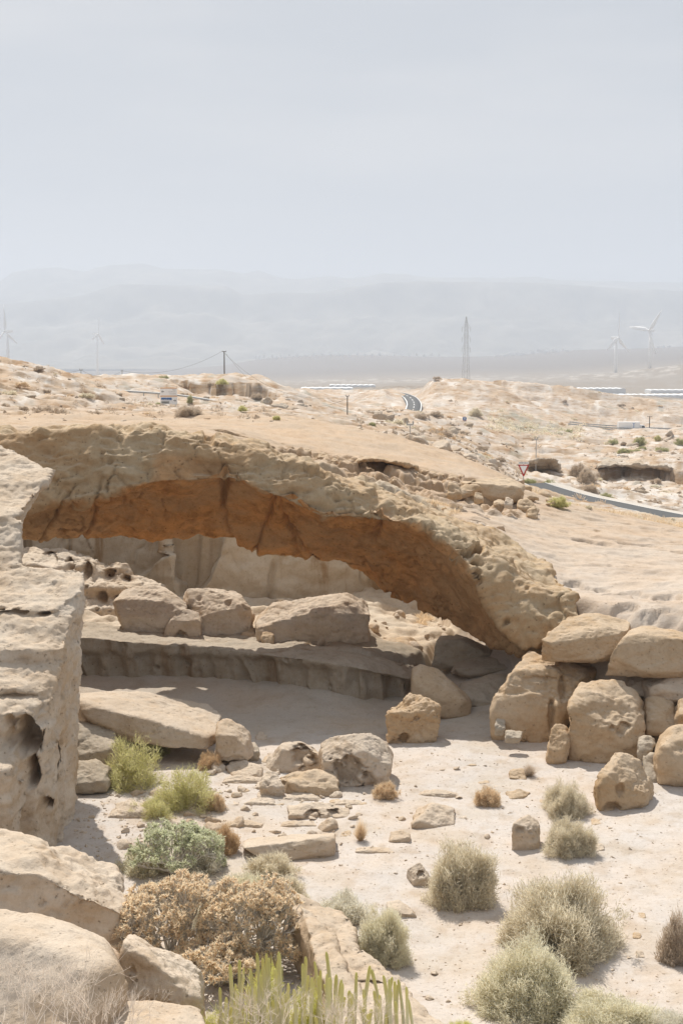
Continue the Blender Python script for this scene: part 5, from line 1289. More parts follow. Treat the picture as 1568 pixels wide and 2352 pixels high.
# ---- tabaiba: forking succulent shrubs
def tabaiba(px, py, w, h, leafmat, label, seed, levels=6, trunks=9, Y=None, leafn=7, leaf=.05):
    p = hit(px, py) if Y is None else at(px, py, Y)
    R = w / 2 / F * p[1]; Hh = h / F * p[1]
    r = np.random.default_rng(seed)
    mb = MB(); tips = []
    def grow(q, d, ln, rad, lv):
        e = q + d * ln
        m = (q + e) / 2 + r.normal(size=3) * ln * .06
        mb.tube([q, m, e], [rad, rad * .9, rad * .78], 5 if lv > 3 else 4, False)
        if lv == 0:
            tips.append((e, d)); return
        n = 3 if r.random() < .42 else 2
        for k in range(n):
            nd = d + r.normal(size=3) * .52 + np.array((0, 0, .16)); nd /= np.linalg.norm(nd)
            out = e / (np.linalg.norm(e) + 1e-6)
            nd = nd + out * .25; nd[2] = max(nd[2], -.1); nd /= np.linalg.norm(nd)
            grow(e, nd, ln * (.74 + .16 * r.random()), rad * .74, lv - 1)
    for k in range(trunks):
        a = 6.283 * (k + r.random() * .6) / trunks; t = .35 + .85 * r.random()
        d = np.array((math.sin(t) * math.cos(a), math.sin(t) * math.sin(a), math.cos(t)))
        grow(np.array((.08 * math.cos(a), .08 * math.sin(a), 0.0)), d, .27, .034, levels - 1)
    V = np.array(mb.v); T = np.array([t[0] for t in tips]); D = np.array([t[1] for t in tips])
    rad = np.percentile(np.hypot(T[:, 0], T[:, 1]), 95); top = np.percentile(T[:, 2], 96)
    sc = np.array((R / rad, R / rad, Hh / top)) * .97
    root = empty('tabaiba', (p[0], p[1] + R * .3, gz(p[0], p[1] + R * .3) if Y is None else p[2]), label, 'succulent shrub', rz=U(0, 6))
    me = bpy.data.meshes.new('stems'); me.from_pydata([tuple(q) for q in V * sc], [], mb.f); me.update()
    link('stems', me, M['bark'], root)
    n = len(T)
    P = np.repeat(T * sc, leafn, 0); DD = np.repeat(D, leafn, 0) * .55 + r.normal(size=(n * leafn, 3)) * .75 + (0, 0, .25)
    lf = strand_mesh('leaves', P, DD, leaf * (.6 + .8 * r.random(n * leafn)), np.full(n * leafn, leaf * .34), r, .2)
    link('leaves', lf, M[leafmat], root)
    return root
tabaiba(390, 2215, 280, 190, 'tabaiba_dry', 'rosy-brown leafless tabaiba, left half of the big dome in the foreground', 51, 6, 17, leafn=12)
tabaiba(575, 2235, 300, 205, 'tabaiba_dry', 'rosy-brown leafless tabaiba, right half of the big dome in the foreground', 52, 6, 18, leafn=12)
tabaiba(400, 2015, 235, 110, 'tabaiba_green', 'pale green tabaiba behind the rosy-brown dome', 53, 6, 15, leafn=12)
tabaiba(500, 2275, 280, 100, 'tabaiba_dry', 'low dry tabaiba at the front foot of the rosy-brown dome', 54, 6, 12, leafn=12)

# ---- candelabra spurge: ribbed columns
def spurge(cols, label, seed):
    r = np.random.default_rng(seed)
    lo_, hi_ = min(c[0] for c in cols), max(c[0] for c in cols)
    cols = cols + [(lo_ + (hi_ - lo_) * r.random(), 2235 + 105 * r.random() ** .8, 15.1 + 1.3 * r.random()) for _ in range(17)]
    Yb = 16.0
    x0 = np.mean([c[0] for c in cols])
    base = at(x0, 2360, Yb); base[2] = gz(base[0], Yb) - .1
    root = empty('candelabra_spurge', base, label, 'cactus')
    for (px, pt, Yc) in cols:
        b = np.array((at(px + r.normal() * 11, 2360, Yc)[0], Yc, base[2])); t = at(px, pt, Yc)
        b = b - base; t = t - base
        rad = .021 * (.85 + .3 * r.random()); ns, nk = 14, 10
        lean = r.normal(size=2) * .035
        V, Tp = [], []
        us = list(np.linspace(0, .90, ns - 4)) + [.93, .955, .975, .988, .996]
        for i in range(ns + 1):
            u = us[i]
            c = b + (t - b) * u + np.array((lean[0], lean[1], 0)) * math.sin(u * 3.14)
            rr = rad * (.92 + .10 * math.sin(u * 17 + px)) * (1 if u < .955 else max(.2, math.sqrt(max(0, 1 - ((u - .955) / .046) ** 2))))
            for k in range(nk):
                a = 6.283 * k / nk; q = rr * (1.10 if k % 2 == 0 else .84)
                V.append(c + (q * math.cos(a), q * math.sin(a), 0)); Tp.append(max(0, (u - .35) / .65) ** 1.3)
        V.append(t + (0, 0, .004)); Tp.append(1.0)
        Fq = [(i * nk + k, i * nk + (k + 1) % nk, (i + 1) * nk + (k + 1) % nk, (i + 1) * nk + k) for i in range(ns) for k in range(nk)]
        Ft = [(ns * nk + k, ns * nk + (k + 1) % nk, (ns + 1) * nk) for k in range(nk)]
        me = mesh_np('column', V, quads=Fq, tris=Ft, smooth=False)
        set_float(me, 'tip', Tp); set_float(me, 'vary', np.full(len(V), .25 + .5 * r.random()))
        link('column', me, M['spurge'], root)
    return root
spurge([(505, 2268, 15.6), (528, 2215, 16.0), (550, 2205, 16.2), (560, 2222, 15.9), (575, 2226, 15.7), (590, 2188, 16.3), (603, 2200, 16.4), (617, 2200, 16.1), (545, 2272, 15.5), (520, 2290, 15.3), (612, 2190, 16.5), (598, 2240, 15.6), (632, 2225, 15.8)],
       'clump of ribbed cactus columns at the bottom, left of the tallest stems', 71)
spurge([(640, 2186, 16.2), (640, 2200, 16.6), (662, 2258, 15.5), (675, 2272, 15.3), (695, 2213, 16.0), (702, 2197, 16.4), (708, 2240, 15.7), (722, 2208, 16.2), (736, 2228, 15.8), (749, 2186, 16.3), (758, 2245, 15.6), (772, 2238, 15.9), (650, 2280, 15.2)],
       'clump of ribbed cactus columns in the middle, with the tallest stems', 72)
spurge([(784, 2250, 15.8), (802, 2275, 15.6), (818, 2233, 16.0), (849, 2218, 16.3), (852, 2226, 16.1), (862, 2290, 15.5), (880, 2240, 16.0), (900, 2244, 16.0), (914, 2250, 15.9), (897, 2275, 15.6), (872, 2285, 15.4), (935, 2292, 15.7), (834, 2272, 15.7), (908, 2300, 15.3)],
       'clump of ribbed cactus columns on the right, against the rock ramp', 73)

# ---- pale leafless twigs in the lower left corner
def deadbush(px, py, Y, w, h, label, seed):
    r = np.random.default_rng(seed); P, D, LL, W = [], [], [], []
    def grow(q, d, ln, wd, lv):
        P.append(q); D.append(d); LL.append(ln * 1.04); W.append(wd)
        e = q + d * ln
        if lv == 0: return
        for k in range(2 if r.random() < .75 else 3):
            nd = d + r.normal(size=3) * .34 + (0, 0, .12); nd = nd / np.linalg.norm(nd)
            grow(e - d * ln * .04, nd, ln * (.70 + .22 * r.random()), wd * .72, lv - 1)
    for k in range(24):
        a = r.random() * 6.283; t = r.random() * .75
        d = np.array((math.sin(t) * math.cos(a), math.sin(t) * math.sin(a), math.cos(t)))
        grow(r.normal(size=3) * (.35, .25, .02), d, .34, .016, 4)
    p = at(px, py, Y); R = w / 2 / F * Y; Hh = h / F * Y
    P = np.array(P); sc = np.array((R / 1.0, R / 1.0, Hh / 1.35))
    me = strand_mesh('dead_shrub', P * sc, np.array(D) * sc / sc.mean(), np.array(LL) * sc.mean(), np.array(W) * .55, r, .02)
    o = link('dead_shrub', me, M['paletwig']); o.location = p
    return tag(o, label, 'dead shrub')
deadbush(120, 2362, 12.8, 330, 210, 'pale leafless twiggy shrub in the lower left corner', 81)
deadbush(-30, 2362, 12.5, 220, 200, 'pale leafless twigs at the left edge of the lower corner', 82)
deadbush(600, 2365, 15.0, 260, 110, 'bleached leafless twigs tangled among the left cactus columns', 84)
deadbush(800, 2370, 15.0, 240, 90, 'bleached leafless twigs tangled among the right cactus columns', 85)
deadbush(245, 2380, 12.9, 220, 130, 'low pale twigs on the flat rock left of the bottom cactus', 83)

# ---- plants farther off
for i, (px, py, w, h, kind, mat, label) in enumerate((
    (430, 955, 74, 34, 'mid', 'drybrown', 'wide dry brown bush just below the direction sign'),
    (437, 928, 16, 24, 'mid', 'olive', 'narrow dark green bush right of the direction sign'),
    (557, 945, 26, 16, 'mid', 'yellowgreen', 'yellow-green bush on the stony slope below the guard fence'),
    (635, 965, 22, 14, 'mid', 'yellowgreen', 'small green bush at the lower end of the guard fence'),
    (590, 918, 34, 16, 'mid', 'drybrown', 'brown bush above the guard fence below the hilltop overhang'),
    (508, 896, 34, 16, 'mid', 'yellowgreen', 'faded green bush under the hilltop overhang'),
    (484, 894, 22, 14, 'mid', 'drybrown', 'brown bush under the left end of the hilltop overhang'),
    (1283, 1168, 58, 34, 'mid', 'yellowgreen', 'yellow-green bush on the near verge of the road'),
    (1263, 1123, 46, 26, 'mid', 'olive', 'olive bush on the far verge of the road'),
    (1215, 1112, 40, 18, 'mid', 'olive', 'low olive bush at the foot of the yield sign pole'),
    (1326, 1098, 46, 42, 'mid', 'drybrown', 'round leafless brown bush, topmost of three left of the outcrop'),
    (1350, 1112, 52, 40, 'mid', 'drybrown', 'round leafless brown bush, middle of three left of the outcrop'),
    (1356, 1134, 40, 28, 'mid', 'drybrown', 'leafless brown bush, lowest of three left of the outcrop'),
    (1392, 1146, 44, 18, 'mid', 'olive', 'low grey-olive bush between the road and the outcrop'),
    (1343, 1140, 16, 9, 'mid', 'silver', 'small pale sage bush on the road verge'),
    (1305, 1124, 12, 9, 'mid', 'silver', 'little sage bush left of the three brown bushes'),
    (1352, 1168, 22, 10, 'mid', 'greygreen', 'small grey bush on the near verge beyond the yellow-green one'),
    (1545, 1196, 16, 9, 'mid', 'silver', 'pale sage bush beside the road at the right edge'),
    (1408, 1022, 30, 20, 'mid', 'olive', 'green bush in the stony field below the truck'),
    (1468, 1024, 36, 26, 'mid', 'olive', 'larger green bush below the truck, right of the other'),
    (1432, 1040, 36, 14, 'mid', 'olive', 'low green bush in the stony field nearest the white kerb'),
    (1520, 1036, 40, 18, 'mid', 'olive', 'spreading green bush at the right of the stony field'),
    (1562, 1022, 30, 20, 'mid', 'olive', 'green bush at the right edge below the highway'),
    (1510, 1012, 18, 14, 'mid', 'yellowgreen', 'yellowish bush under the highway guard rail'),
    (855, 978, 20, 12, 'mid', 'olive', 'green bush at the top of the plain slab'),
    (1000, 958, 36, 18, 'mid', 'drybrown', 'brown bush below the bend of the road'),
    (1090, 955, 40, 24, 'mid', 'greygreen', 'grey-green bush on the slope right of the round blue sign'),
    (1148, 1062, 26, 18, 'mid', 'drybrown', 'brown bush left of the flat outcrop'))):
    shrub(px, py, w, h, kind, mat, label, k=i % 3, bark='darkbark', parts=w > 30)

def far_shrubs(n, sample, size, mats, label, group, cat='shrub'):
    for i in range(n):
        px, Y = sample(); s = U(*size)
        mat = mats[i % len(mats)]
        me, _ = bush_kind('far', i % 3); key = (me.name, mat)
        if key not in BUSH:
            m2 = me.copy(); m2.materials.clear(); m2.materials.append(M[mat]); BUSH[key] = m2
        o = link('shrub', BUSH[key]); x = (px - CX) / F * Y
        o.location = (x, Y, gz(x, Y) - .03); o.rotation_euler = (0, 0, U(0, 6.28)); o.scale = (s, s, s * U(.6, 1))
        tag(o, label, cat, group)
far_shrubs(46, lambda: (U(-60, 360), U(70, 144)), (.22, .8), ['drybrown', 'straw', 'drybrown', 'greygreen'], 'faded tan shrub scattered over the left slope behind the arch', 'shrubs on the left slope')
far_shrubs(16, lambda: (U(270, 650), U(150, 228)), (.35, 1.0), ['drybrown', 'straw', 'olive'], 'small shrub dotted over the hillside around the guard fence', 'shrubs around the guard fence')
far_shrubs(34, lambda: (U(830, 1130), U(85, 300)), (.3, 1.5), ['drybrown', 'greygreen', 'drybrown', 'rust'], 'brownish shrub in the rubble valley between slab and bending road', 'shrubs in the rubble valley')
far_shrubs(52, lambda: (U(1130, 1330), U(262, 400)), (.6, 1.9), ['greygreen', 'silver', 'rust', 'greygreen2'], 'grey-green shrub filling the gully on the slope left of the truck', 'shrubs in the gully')
far_shrubs(28, lambda: (U(1180, 1620), U(122, 165)), (.25, 1.0), ['drybrown', 'silver', 'straw', 'greygreen'], 'small dry shrub on the white dusty ground beyond the road', 'shrubs beyond the road')
far_shrubs(24, lambda: (U(1180, 1620), U(176, 330)), (.5, 1.5), ['olive', 'drybrown', 'greygreen'], 'shrub among the stones between outcrop and highway', 'shrubs below the highway')
far_shrubs(26, lambda: (U(960, 1600), U(400, 560)), (.8, 2.3), ['drybrown', 'greygreen', 'straw'], 'tiny shrub on the pale hills below the pylon', 'shrubs on the pale hills')
far_shrubs(12, lambda: (U(1215, 1640), U(60, 100)), (.18, .45), ['straw', 'straw', 'greygreen'], 'tan tuft in the dry strip between slab and road', 'tufts beside the road')
far_shrubs(6, lambda: (U(960, 1050), U(40.5, 44)), (.1, .2), ['straw', 'drybrown'], 'tiny dry tuft on the slab behind the arch crest', 'tufts on the slab')

# dry grass and gravel: nobody could count these
def field(name, n, sample, L, w, mat, up=1.0):
    r = RNG; px = np.empty(n); Y = np.empty(n)
    for i in range(n): px[i], Y[i] = sample()
    x = (px - CX) / F * Y; keep = fbm(xy0(x, Y) * .5, 3, 71) > -.05
    x, Y = x[keep], Y[keep]; z = zfull(x, Y); m = len(x)
    P = np.repeat(np.stack([x, Y, z], 1), 4, 0) + r.normal(size=(m * 4, 3)) * (.06, .06, 0)
    D = r.normal(size=(m * 4, 3)) * .45 + (0, 0, up)
    me = strand_mesh(name, P, D, U(.8, 1) * L * (.5 + r.random(m * 4)), np.full(m * 4, w), r, .2)
    return tag(link(name, me, M[mat]), kind='stuff')
field('dry_grass', 4200, lambda: (U(1210, 1680), U(60, 90)), .17, .02, 'straw')
field('dry_grass', 900, lambda: (U(960, 1060), U(40, 44)), .14, .012, 'straw')

def scrub(n, sample, s0, s1, mat):
    r = RNG; m = 26; V = []; 
    px = np.empty(n); Y = np.empty(n)
    for i in range(n): px[i], Y[i] = sample()
    x = (px - CX) / F * Y; z = zfull(x, Y); s = s0 + (s1 - s0) * r.random(n) ** 2
    d = r.normal(size=(n, m, 3)); d /= np.linalg.norm(d, axis=2)[..., None]; d[..., 2] = np.abs(d[..., 2])
    P = (np.stack([x, Y, z], 1)[:, None] + d * s[:, None, None] * .45).reshape(-1, 3)
    D = (d + (0, 0, .4)).reshape(-1, 3) + r.normal(size=(n * m, 3)) * .6; L = np.repeat(s * .5, m)
    return tag(link('scrub', strand_mesh('scrub', P, D, L, L * .22, r, .3), M[mat]), kind='stuff')
scrub(500, lambda: (U(-60, 660), U(66, 228)), .12, .45, 'drybrown')
scrub(500, lambda: (U(820, 1650), U(105, 540)), .2, .9, 'drybrown')
scrub(420, lambda: (U(1120, 1340), U(255, 410)), .4, 1.4, 'greygreen')

def gravel(n, sample, s0, s1, name='gravel'):
    r = RNG; px = np.empty(n); Y = np.empty(n)
    for i in range(n): px[i], Y[i] = sample()
    x = (px - CX) / F * Y; z = zfull(x, Y)
    s = s0 + (s1 - s0) * r.random(n) ** 3
    oc = np.array([(1, 0, 0), (0, 1, 0), (-1, 0, 0), (0, -1, 0), (0, 0, .8), (0, 0, -.8)], float)
    A = r.normal(size=(n, 3)); A /= np.linalg.norm(A, axis=1)[:, None]; B = np.cross(A, r.normal(size=(n, 3))); B /= np.linalg.norm(B, axis=1)[:, None]; Cc = np.cross(A, B)
    Rm = np.stack([A, B, Cc * .75], 1)
    v = np.einsum('ij,njk->nik', oc, Rm) * s[:, None, None] * (.6 + .8 * r.random((n, 6, 1))) * (1, 1, .7) + np.stack([x, Y, z], 1)[:, None]
    ft = np.array([(0, 1, 4), (1, 2, 4), (2, 3, 4), (3, 0, 4), (1, 0, 5), (2, 1, 5), (3, 2, 5), (0, 3, 5)])
    t = (ft[None] + np.arange(n)[:, None, None] * 6).reshape(-1, 3)
    me = mesh_np(name, v.reshape(-1, 3), tris=t, smooth=False)
    return tag(link(name, me, M['pale']), kind='stuff')
gravel(7000, lambda: (U(150, 1700), U(16, 33)), .006, .026)
gravel(500, lambda: (U(400, 1500), U(18, 31)), .02, .055)
gravel(900, lambda: (U(150, 520), U(22.5, 27)), .01, .06)
gravel(3200, lambda: (U(820, 1200), U(66, 260)), .05, .36, 'scree')
gravel(2200, lambda: (U(1340, 1650), U(120, 340)), .05, .42, 'scree')
gravel(2600, lambda: (U(-60, 720), U(60, 226)), .04, .22, 'scree')
# ================================================================== roads, signs, machines
def ribbon(name, pts, hw, lift, mat, off=0.0, dash=None, kind='structure', n=120):
    P = np.array(pts, float)
    s = np.concatenate([[0], np.cumsum(np.hypot(*np.diff(P, axis=0).T))])
    u = np.linspace(0, s[-1], n)
    X = np.interp(u, s, P[:, 0]); Yv = np.interp(u, s, P[:, 1])
    for _ in range(10):
        X[1:-1] = (X[:-2] + 2 * X[1:-1] + X[2:]) / 4; Yv[1:-1] = (Yv[:-2] + 2 * Yv[1:-1] + Yv[2:]) / 4
    tx, ty = np.gradient(X), np.gradient(Yv); ln = np.hypot(tx, ty); tx, ty = tx / ln, ty / ln
    zc = zfull(X, Yv)
    for _ in range(4): zc[1:-1] = (zc[:-2] + 2 * zc[1:-1] + zc[2:]) / 4
    zc = np.maximum(zc, zfull(X, Yv) - .02)
    V = []
    for o in (off - hw, off + hw):
        V.append(np.stack([X - ty * o, Yv + tx * o, zc + lift], 1))
    v = np.stack(V, 1).reshape(-1, 3)
    q = np.array([(2 * i, 2 * i + 1, 2 * i + 3, 2 * i + 2) for i in range(n - 1) if dash is None or int(u[i] / dash) % 3 == 0])
    me = mesh_np(name, v, quads=q, smooth=True)
    o = link(name, me, M[mat]); 
    if kind: o['kind'] = kind
    return o
vg = rock_mat('dusty_shoulder', (.56, .53, .49), (.50, .46, .41), bump=.4); M['verge'] = vg
ROAD_SEEN = ROAD_MAIN[3:]
ribbon('road_shoulder', ROAD_SEEN, 3.5, .05, 'verge')
ribbon('road', ROAD_SEEN, 2.35, .09, 'asphalt')
ribbon('road_marking', ROAD_SEEN, .06, .11, 'paint', dash=3.2, n=700)
ribbon('road_marking', ROAD_SEEN, .05, .11, 'paint', off=2.2)
ribbon('road_marking', ROAD_SEEN, .05, .11, 'paint', off=-2.2)
ribbon('highway', HIGHWAY[3:], 4.0, .35, 'asphalt')
BEND = [tuple(at(px, py, Y)[:2]) for px, py, Y in ((985, 945, 330), (962, 938, 370), (950, 928, 405), (948, 918, 440), (940, 909, 475), (925, 902, 520), (905, 897, 575))]
def bend_ribbon(name, hw, off, lift, mat, dash=None):
    C3 = BEND3
    C3 = np.array(C3); n = 90
    t = np.linspace(0, len(C3) - 1, n); X = np.stack([np.interp(t, range(len(C3)), C3[:, k]) for k in range(3)], 1)
    for _ in range(12): X[1:-1] = (X[:-2] + 2 * X[1:-1] + X[2:]) / 4
    d = np.gradient(X, axis=0); d /= np.linalg.norm(d[:, :2], axis=1)[:, None]
    sd = np.stack([-d[:, 1], d[:, 0], 0 * d[:, 0]], 1)
    wd = np.linspace(1, 1.15, n)[:, None]
    v = np.stack([X + sd * (off - hw) * wd + (0, 0, lift), X + sd * (off + hw) * wd + (0, 0, lift), X + sd * (off + hw) * wd + (0, 0, -3.), X + sd * (off - hw) * wd + (0, 0, -3.)], 1).reshape(-1, 3)
    q = []
    for i in range(n - 1):
        if dash and int(i / dash) % 2: continue
        a = 4 * i
        q.append((a, a + 1, a + 5, a + 4))
        if name == 'road': q += [(a + 1, a + 2, a + 6, a + 5), (a + 3, a, a + 4, a + 7)]
    return tag(link(name, mesh_np(name, v, quads=np.array(q)), M[mat]), kind='structure')
bend_ribbon('road', 2.1, 0, .3, 'asphalt'); bend_ribbon('road_marking', .15, 1.9, .33, 'paint'); bend_ribbon('road_marking', .12, -1.9, .33, 'paint'); bend_ribbon('road_marking', .11, 0, .33, 'paint', 4)

def text_mesh(s, size, parent, loc, mat, name, rot=(math.pi / 2, 0, 0), align='LEFT'):
    cu = bpy.data.curves.new('t', 'FONT'); cu.body = s; cu.size = size; cu.align_x = align; cu.align_y = 'CENTER'; cu.extrude = .002
    o = bpy.data.objects.new('t', cu); COL.objects.link(o)
    me = bpy.data.meshes.new_from_object(o.evaluated_get(bpy.context.evaluated_depsgraph_get()))
    bpy.data.objects.remove(o); bpy.data.curves.remove(cu)
    t = link(name, me, mat, parent); t.location = loc; t.rotation_euler = rot
    return t

# ---- the direction sign on the left slope
Ys = 150.0
c = at(388, 909.5, Ys); px2m = Ys / F
sg = empty('direction_sign', (c[0], Ys, gz(c[0], Ys)), 'white two-panel direction sign with orange strips and black arrows on the slope', 'road sign')
zc = c[2] - sg.location.z
W_ = 39.5 * px2m; 
def sbox(x0, y0, x1, y1, dy, mat, name, parent, t=.03):
    m = MB(); m.box((((x0 + x1) / 2 - 388) * px2m, dy, zc - ((y0 + y1) / 2 - 909.5) * px2m), ((x1 - x0) * px2m, t, (y1 - y0) * px2m)); return m.build(name, M[mat], parent)
for pxp in (373, 403):
    m = MB(); m.tube([((pxp - 388) * px2m, .09, -.3), ((pxp - 388) * px2m, .09, zc + .8)], .05, 8); m.build('post', M['galv'], sg)
p1 = sbox(368.2, 890.5, 407.2, 908.3, 0, 'white', 'panel', sg); p2 = sbox(368.8, 908.9, 407.6, 929.0, 0, 'white', 'panel', sg)
for y0, par in ((890.5, p1), (908.9, p2)): sbox(368.4, y0, 407.2, y0 + 1.8, -.03, 'orangepaint', 'strip', par, .02)
sbox(370.5, 913.4, 394.8, 919.0, -.03, 'bluepaint', 'blue_field', p2, .02)
sbox(371, 921.5, 389, 926.8, -.026, 'greypaint', 'grey_field', p2, .012)
def arrow(xc, yc, s, par):
    m = MB(); X = (xc - 388) * px2m; Z = zc - (yc - 909.5) * px2m
    m.box((X, -.03, Z), (5.6 * px2m, .012, .05))
    for q in (1, -1):
        a = [(X + s * 2.9 * px2m, Z), (X + s * .6 * px2m, Z + q * 2.7 * px2m), (X + s * .2 * px2m, Z + q * 2.3 * px2m), (X + s * 1.9 * px2m, Z)]
        m.prism(a, -.037, -.024)
    m.build('arrow', M['blackpaint'], par)
arrow(374.5, 899.5, -1, p1); arrow(401.5, 920.0, 1, p2)
for s, yy in (('Tajao', 895.4), ('Las Arenas', 899.8), ('La Caleta', 904.2)):
    text_mesh(s, 4.0 * px2m, p1, ((405 - 388) * px2m, -.03, zc - (yy - 909.5) * px2m), M['greypaint'], 'lettering', align='RIGHT')
text_mesh('TF', 2.6 * px2m, p2, ((382.5 - 388) * px2m, -.045, zc - (914.6 - 909.5) * px2m), M['white'], 'lettering', align='CENTER')
text_mesh('Autopista Sur 1', 3.5 * px2m, p2, ((382.6 - 388) * px2m, -.045, zc - (917.3 - 909.5) * px2m), M['white'], 'lettering', align='CENTER')
text_mesh('Aeropuerto', 3.2 * px2m, p2, ((371.5 - 388) * px2m, -.04, zc - (924 - 909.5) * px2m), M['blackpaint'], 'lettering')

def yield_sign(px, pb, pt, Y, tri, label, plate=None, blue=False):
    b = at(px, pb, Y); k = Y / F; g = gz(b[0], Y)
    hgt = (pb - pt) * k
    root = empty('yield_sign', (b[0], Y, b[2]), label, 'road sign')
    m = MB(); m.tube([(0, .05, -1.5), (0, .05, hgt)], .04, 8); m.build('post', M['galv'], root)
    w = tri * k; h = w * 1.05; top = hgt - (0 if plate is None else 6.4 * k) - (8.5 * k if blue else 0)
    m = MB(); m.prism([(-w / 2, top), (w / 2, top), (w * .06, top - h), (-w * .06, top - h)], -.01, .012); pl = m.build('triangle', M['redpaint'], root)
    m = MB(); m.prism([(-w * .335, top - h * .095), (w * .335, top - h * .095), (0, top - h * .80)], -.022, -.011); m.build('white_field', M['white'], pl)
    if plate:
        m = MB(); m.box((0, 0, hgt - 2.6 * k), (24 * k, .02, 5.2 * k)); q = m.build('plate', M['white'], root)
        text_mesh(plate, 4.0 * k, q, (0, -.02, hgt - 2.6 * k), M['blackpaint'], 'lettering', align='CENTER')
    if blue:
        r = 4.6 * k; m = MB(); m.prism([(r * math.cos(a), hgt - r + r * math.sin(a)) for a in np.linspace(0, 6.283, 25)[:-1]], -.01, .012); q = m.build('disc', M['bluepaint'], root)
        m = MB(); m.box((0, -.02, hgt - r * 1.1), (r * .28, .012, r * 1.1)); m.prism([(-r * .5, hgt - r * .75), (r * .5, hgt - r * .75), (0, hgt - r * .22)], -.027, -.014); m.build('arrow', M['white'], q)
    return root
yield_sign(1201, 1118, 1060.5, 117, 25.5, 'red and white yield triangle with a small plate above it, beside the road', plate='STOP 150 m')
yield_sign(1066, 987, 957, 232, 9.5, 'round blue arrow sign above a small yield triangle in the valley', blue=True)

def pole(px, pb, pt, Y, rad, mat, label, name='utility_pole', cat='pole', arms=0, parts=()):
    b = at(px, pb, Y); h = (pb - pt) * Y / F
    root = empty(name, tuple(b), label, cat)
    m = MB(); m.tube([(0, 0, -2), (0, 0, h * .5), (0, 0, h)], [rad, rad * .9, rad * .75], 8); m.build('shaft', M[mat], root)
    if arms:
        m = MB(); m.box((0, 0, h * .975), (arms, .1, .1)); m.build('crossarm', M[mat], root)
        for s in (-.45, .45):
            m = MB(); m.tube([(s * arms, 0, h * .975), (s * arms, 0, h * .975 + .22)], [.04, .06], 6); m.build('insulator', M['greypaint'], root)
    return root, b + (0, 0, h)
_, tipA = pole(515.5, 862, 807, 245, .11, 'wood', 'tall dark wooden pole on the hilltop above the overhang', arms=.7)
_, tipB = pole(797.5, 952, 909, 205, .09, 'wood', 'short dark wooden pole beyond the right end of the left hill', arms=.5)
_, tipC = pole(187, 868, 850, 210, .07, 'greypaint', 'small grey pole on the left skyline near the outcrop', arms=.4)
_, tipD = pole(281, 862, 852, 245, .07, 'greypaint', 'tiny grey post on the left hilltop', name='post', arms=.3)
pole(941, 1020, 974, 95, .035, 'galv', 'thin grey lamp post at the rim of the plain slab', name='lamp_post', arms=.45)
pole(1230, 1046, 1008, 150, .045, 'galv', 'thin pale post on the slope above the flat outcrop', name='post', arms=.3)
pole(1490, 994, 956, 408, .16, 'wood', 'brown wooden pole beside the highway right of the truck', arms=1.4)
pole(1454, 994, 972, 392, .10, 'bluepaint', 'slim blue post by the highway in front of the truck', name='marker_post', arms=.7)

def cable(a, b, sag, label, r=.022):
    a, b = np.array(a), np.array(b); t = np.linspace(0, 1, 26)[:, None]
    p = a + (b - a) * t; p[:, 2] -= (sag * 4 * t * (1 - t))[:, 0]
    m = MB(); m.tube([tuple(q) for q in p], r, 4, False)
    return tag(m.build('power_cable', M['darkmetal']), label, 'cable')
cable(tipA + (-.3, 0, 0), tipB + (-.2, 0, 0), 3.0, 'upper wire falling from the tall hilltop pole to the short pole')
cable(tipA + (.3, 0, -.4), tipB + (.2, 0, -.3), 4.4, 'lower wire falling from the tall hilltop pole to the short pole')
cable(tipA + (-.3, 0, 0), tipD + (0, 0, 0), 1.6, 'wire running left from the tall hilltop pole to the tiny post')
cable(tipD, tipC, 1.0, 'wire between the tiny hilltop post and the grey skyline pole')
cable(tipC, at(-60, 846, 200), 1.0, 'wire running off to the left from the grey skyline pole')

def guard(pts, label, h=.75, step=4.0, mat='galv', on_ground=True, rail=.3, postr=.07, base_lift=0.0):
    """posts and a rail following the ground"""
    P = np.array(pts, float); s = np.concatenate([[0], np.cumsum(np.hypot(*np.diff(P[:, :2], axis=0).T))]); n = max(4, int(s[-1] / step))
    u = np.linspace(0, s[-1], n + 1); X = np.interp(u, s, P[:, 0]); Yv = np.interp(u, s, P[:, 1])
    Z = zfull(X, Yv) + base_lift if on_ground else np.interp(u, s, P[:, 2])
    root = empty('guard_rail', (X[0], Yv[0], Z[0]), label, 'guard rail')
    O = np.array((X[0], Yv[0], Z[0]))
    pk = 0
    for x, y, z in zip(X, Yv, Z):
        m = MB(); m.box((x - O[0], y - O[1], z - O[2] + h / 2 - .3), (postr * 2, postr * 2, h + .6)); m.build('post', M[mat], root); pk += 1
    V, Fq = [], []
    for i, (x, y, z) in enumerate(zip(X, Yv, Z)):
        t = np.array((X[min(i + 1, n)] - X[max(i - 1, 0)], Yv[min(i + 1, n)] - Yv[max(i - 1, 0)])); t /= np.linalg.norm(t); nn = np.array((t[1], -t[0])) * .08
        for dz, k in ((h - rail, 0), (h - rail * .75, 1), (h - rail / 2, .3), (h - rail * .25, 1), (h, 0)):
            V.append((x - O[0] + nn[0] * (1 + k), y - O[1] + nn[1] * (1 + k), z - O[2] + dz))
    for i in range(n):
        for k in range(4): Fq.append((5 * i + k, 5 * i + 5 + k, 5 * i + 6 + k, 5 * i + 1 + k))
    me = bpy.data.meshes.new('rail'); me.from_pydata([tuple(map(float, v)) for v in V], [], Fq); me.update()
    link('rail', me, M[mat], root)
    return root
fence_px = [(225, 893), (300, 897), (360, 901), (420, 907), (470, 915), (520, 924), (560, 933), (600, 944), (635, 960)]
guard([at(px, py + 13, 188 - 3.2 * i) for i, (px, py) in enumerate(fence_px)], 'grey guard rail curving along the hillside behind the direction sign', h=.75, step=2.6, rail=.26, postr=.06, on_ground=False)
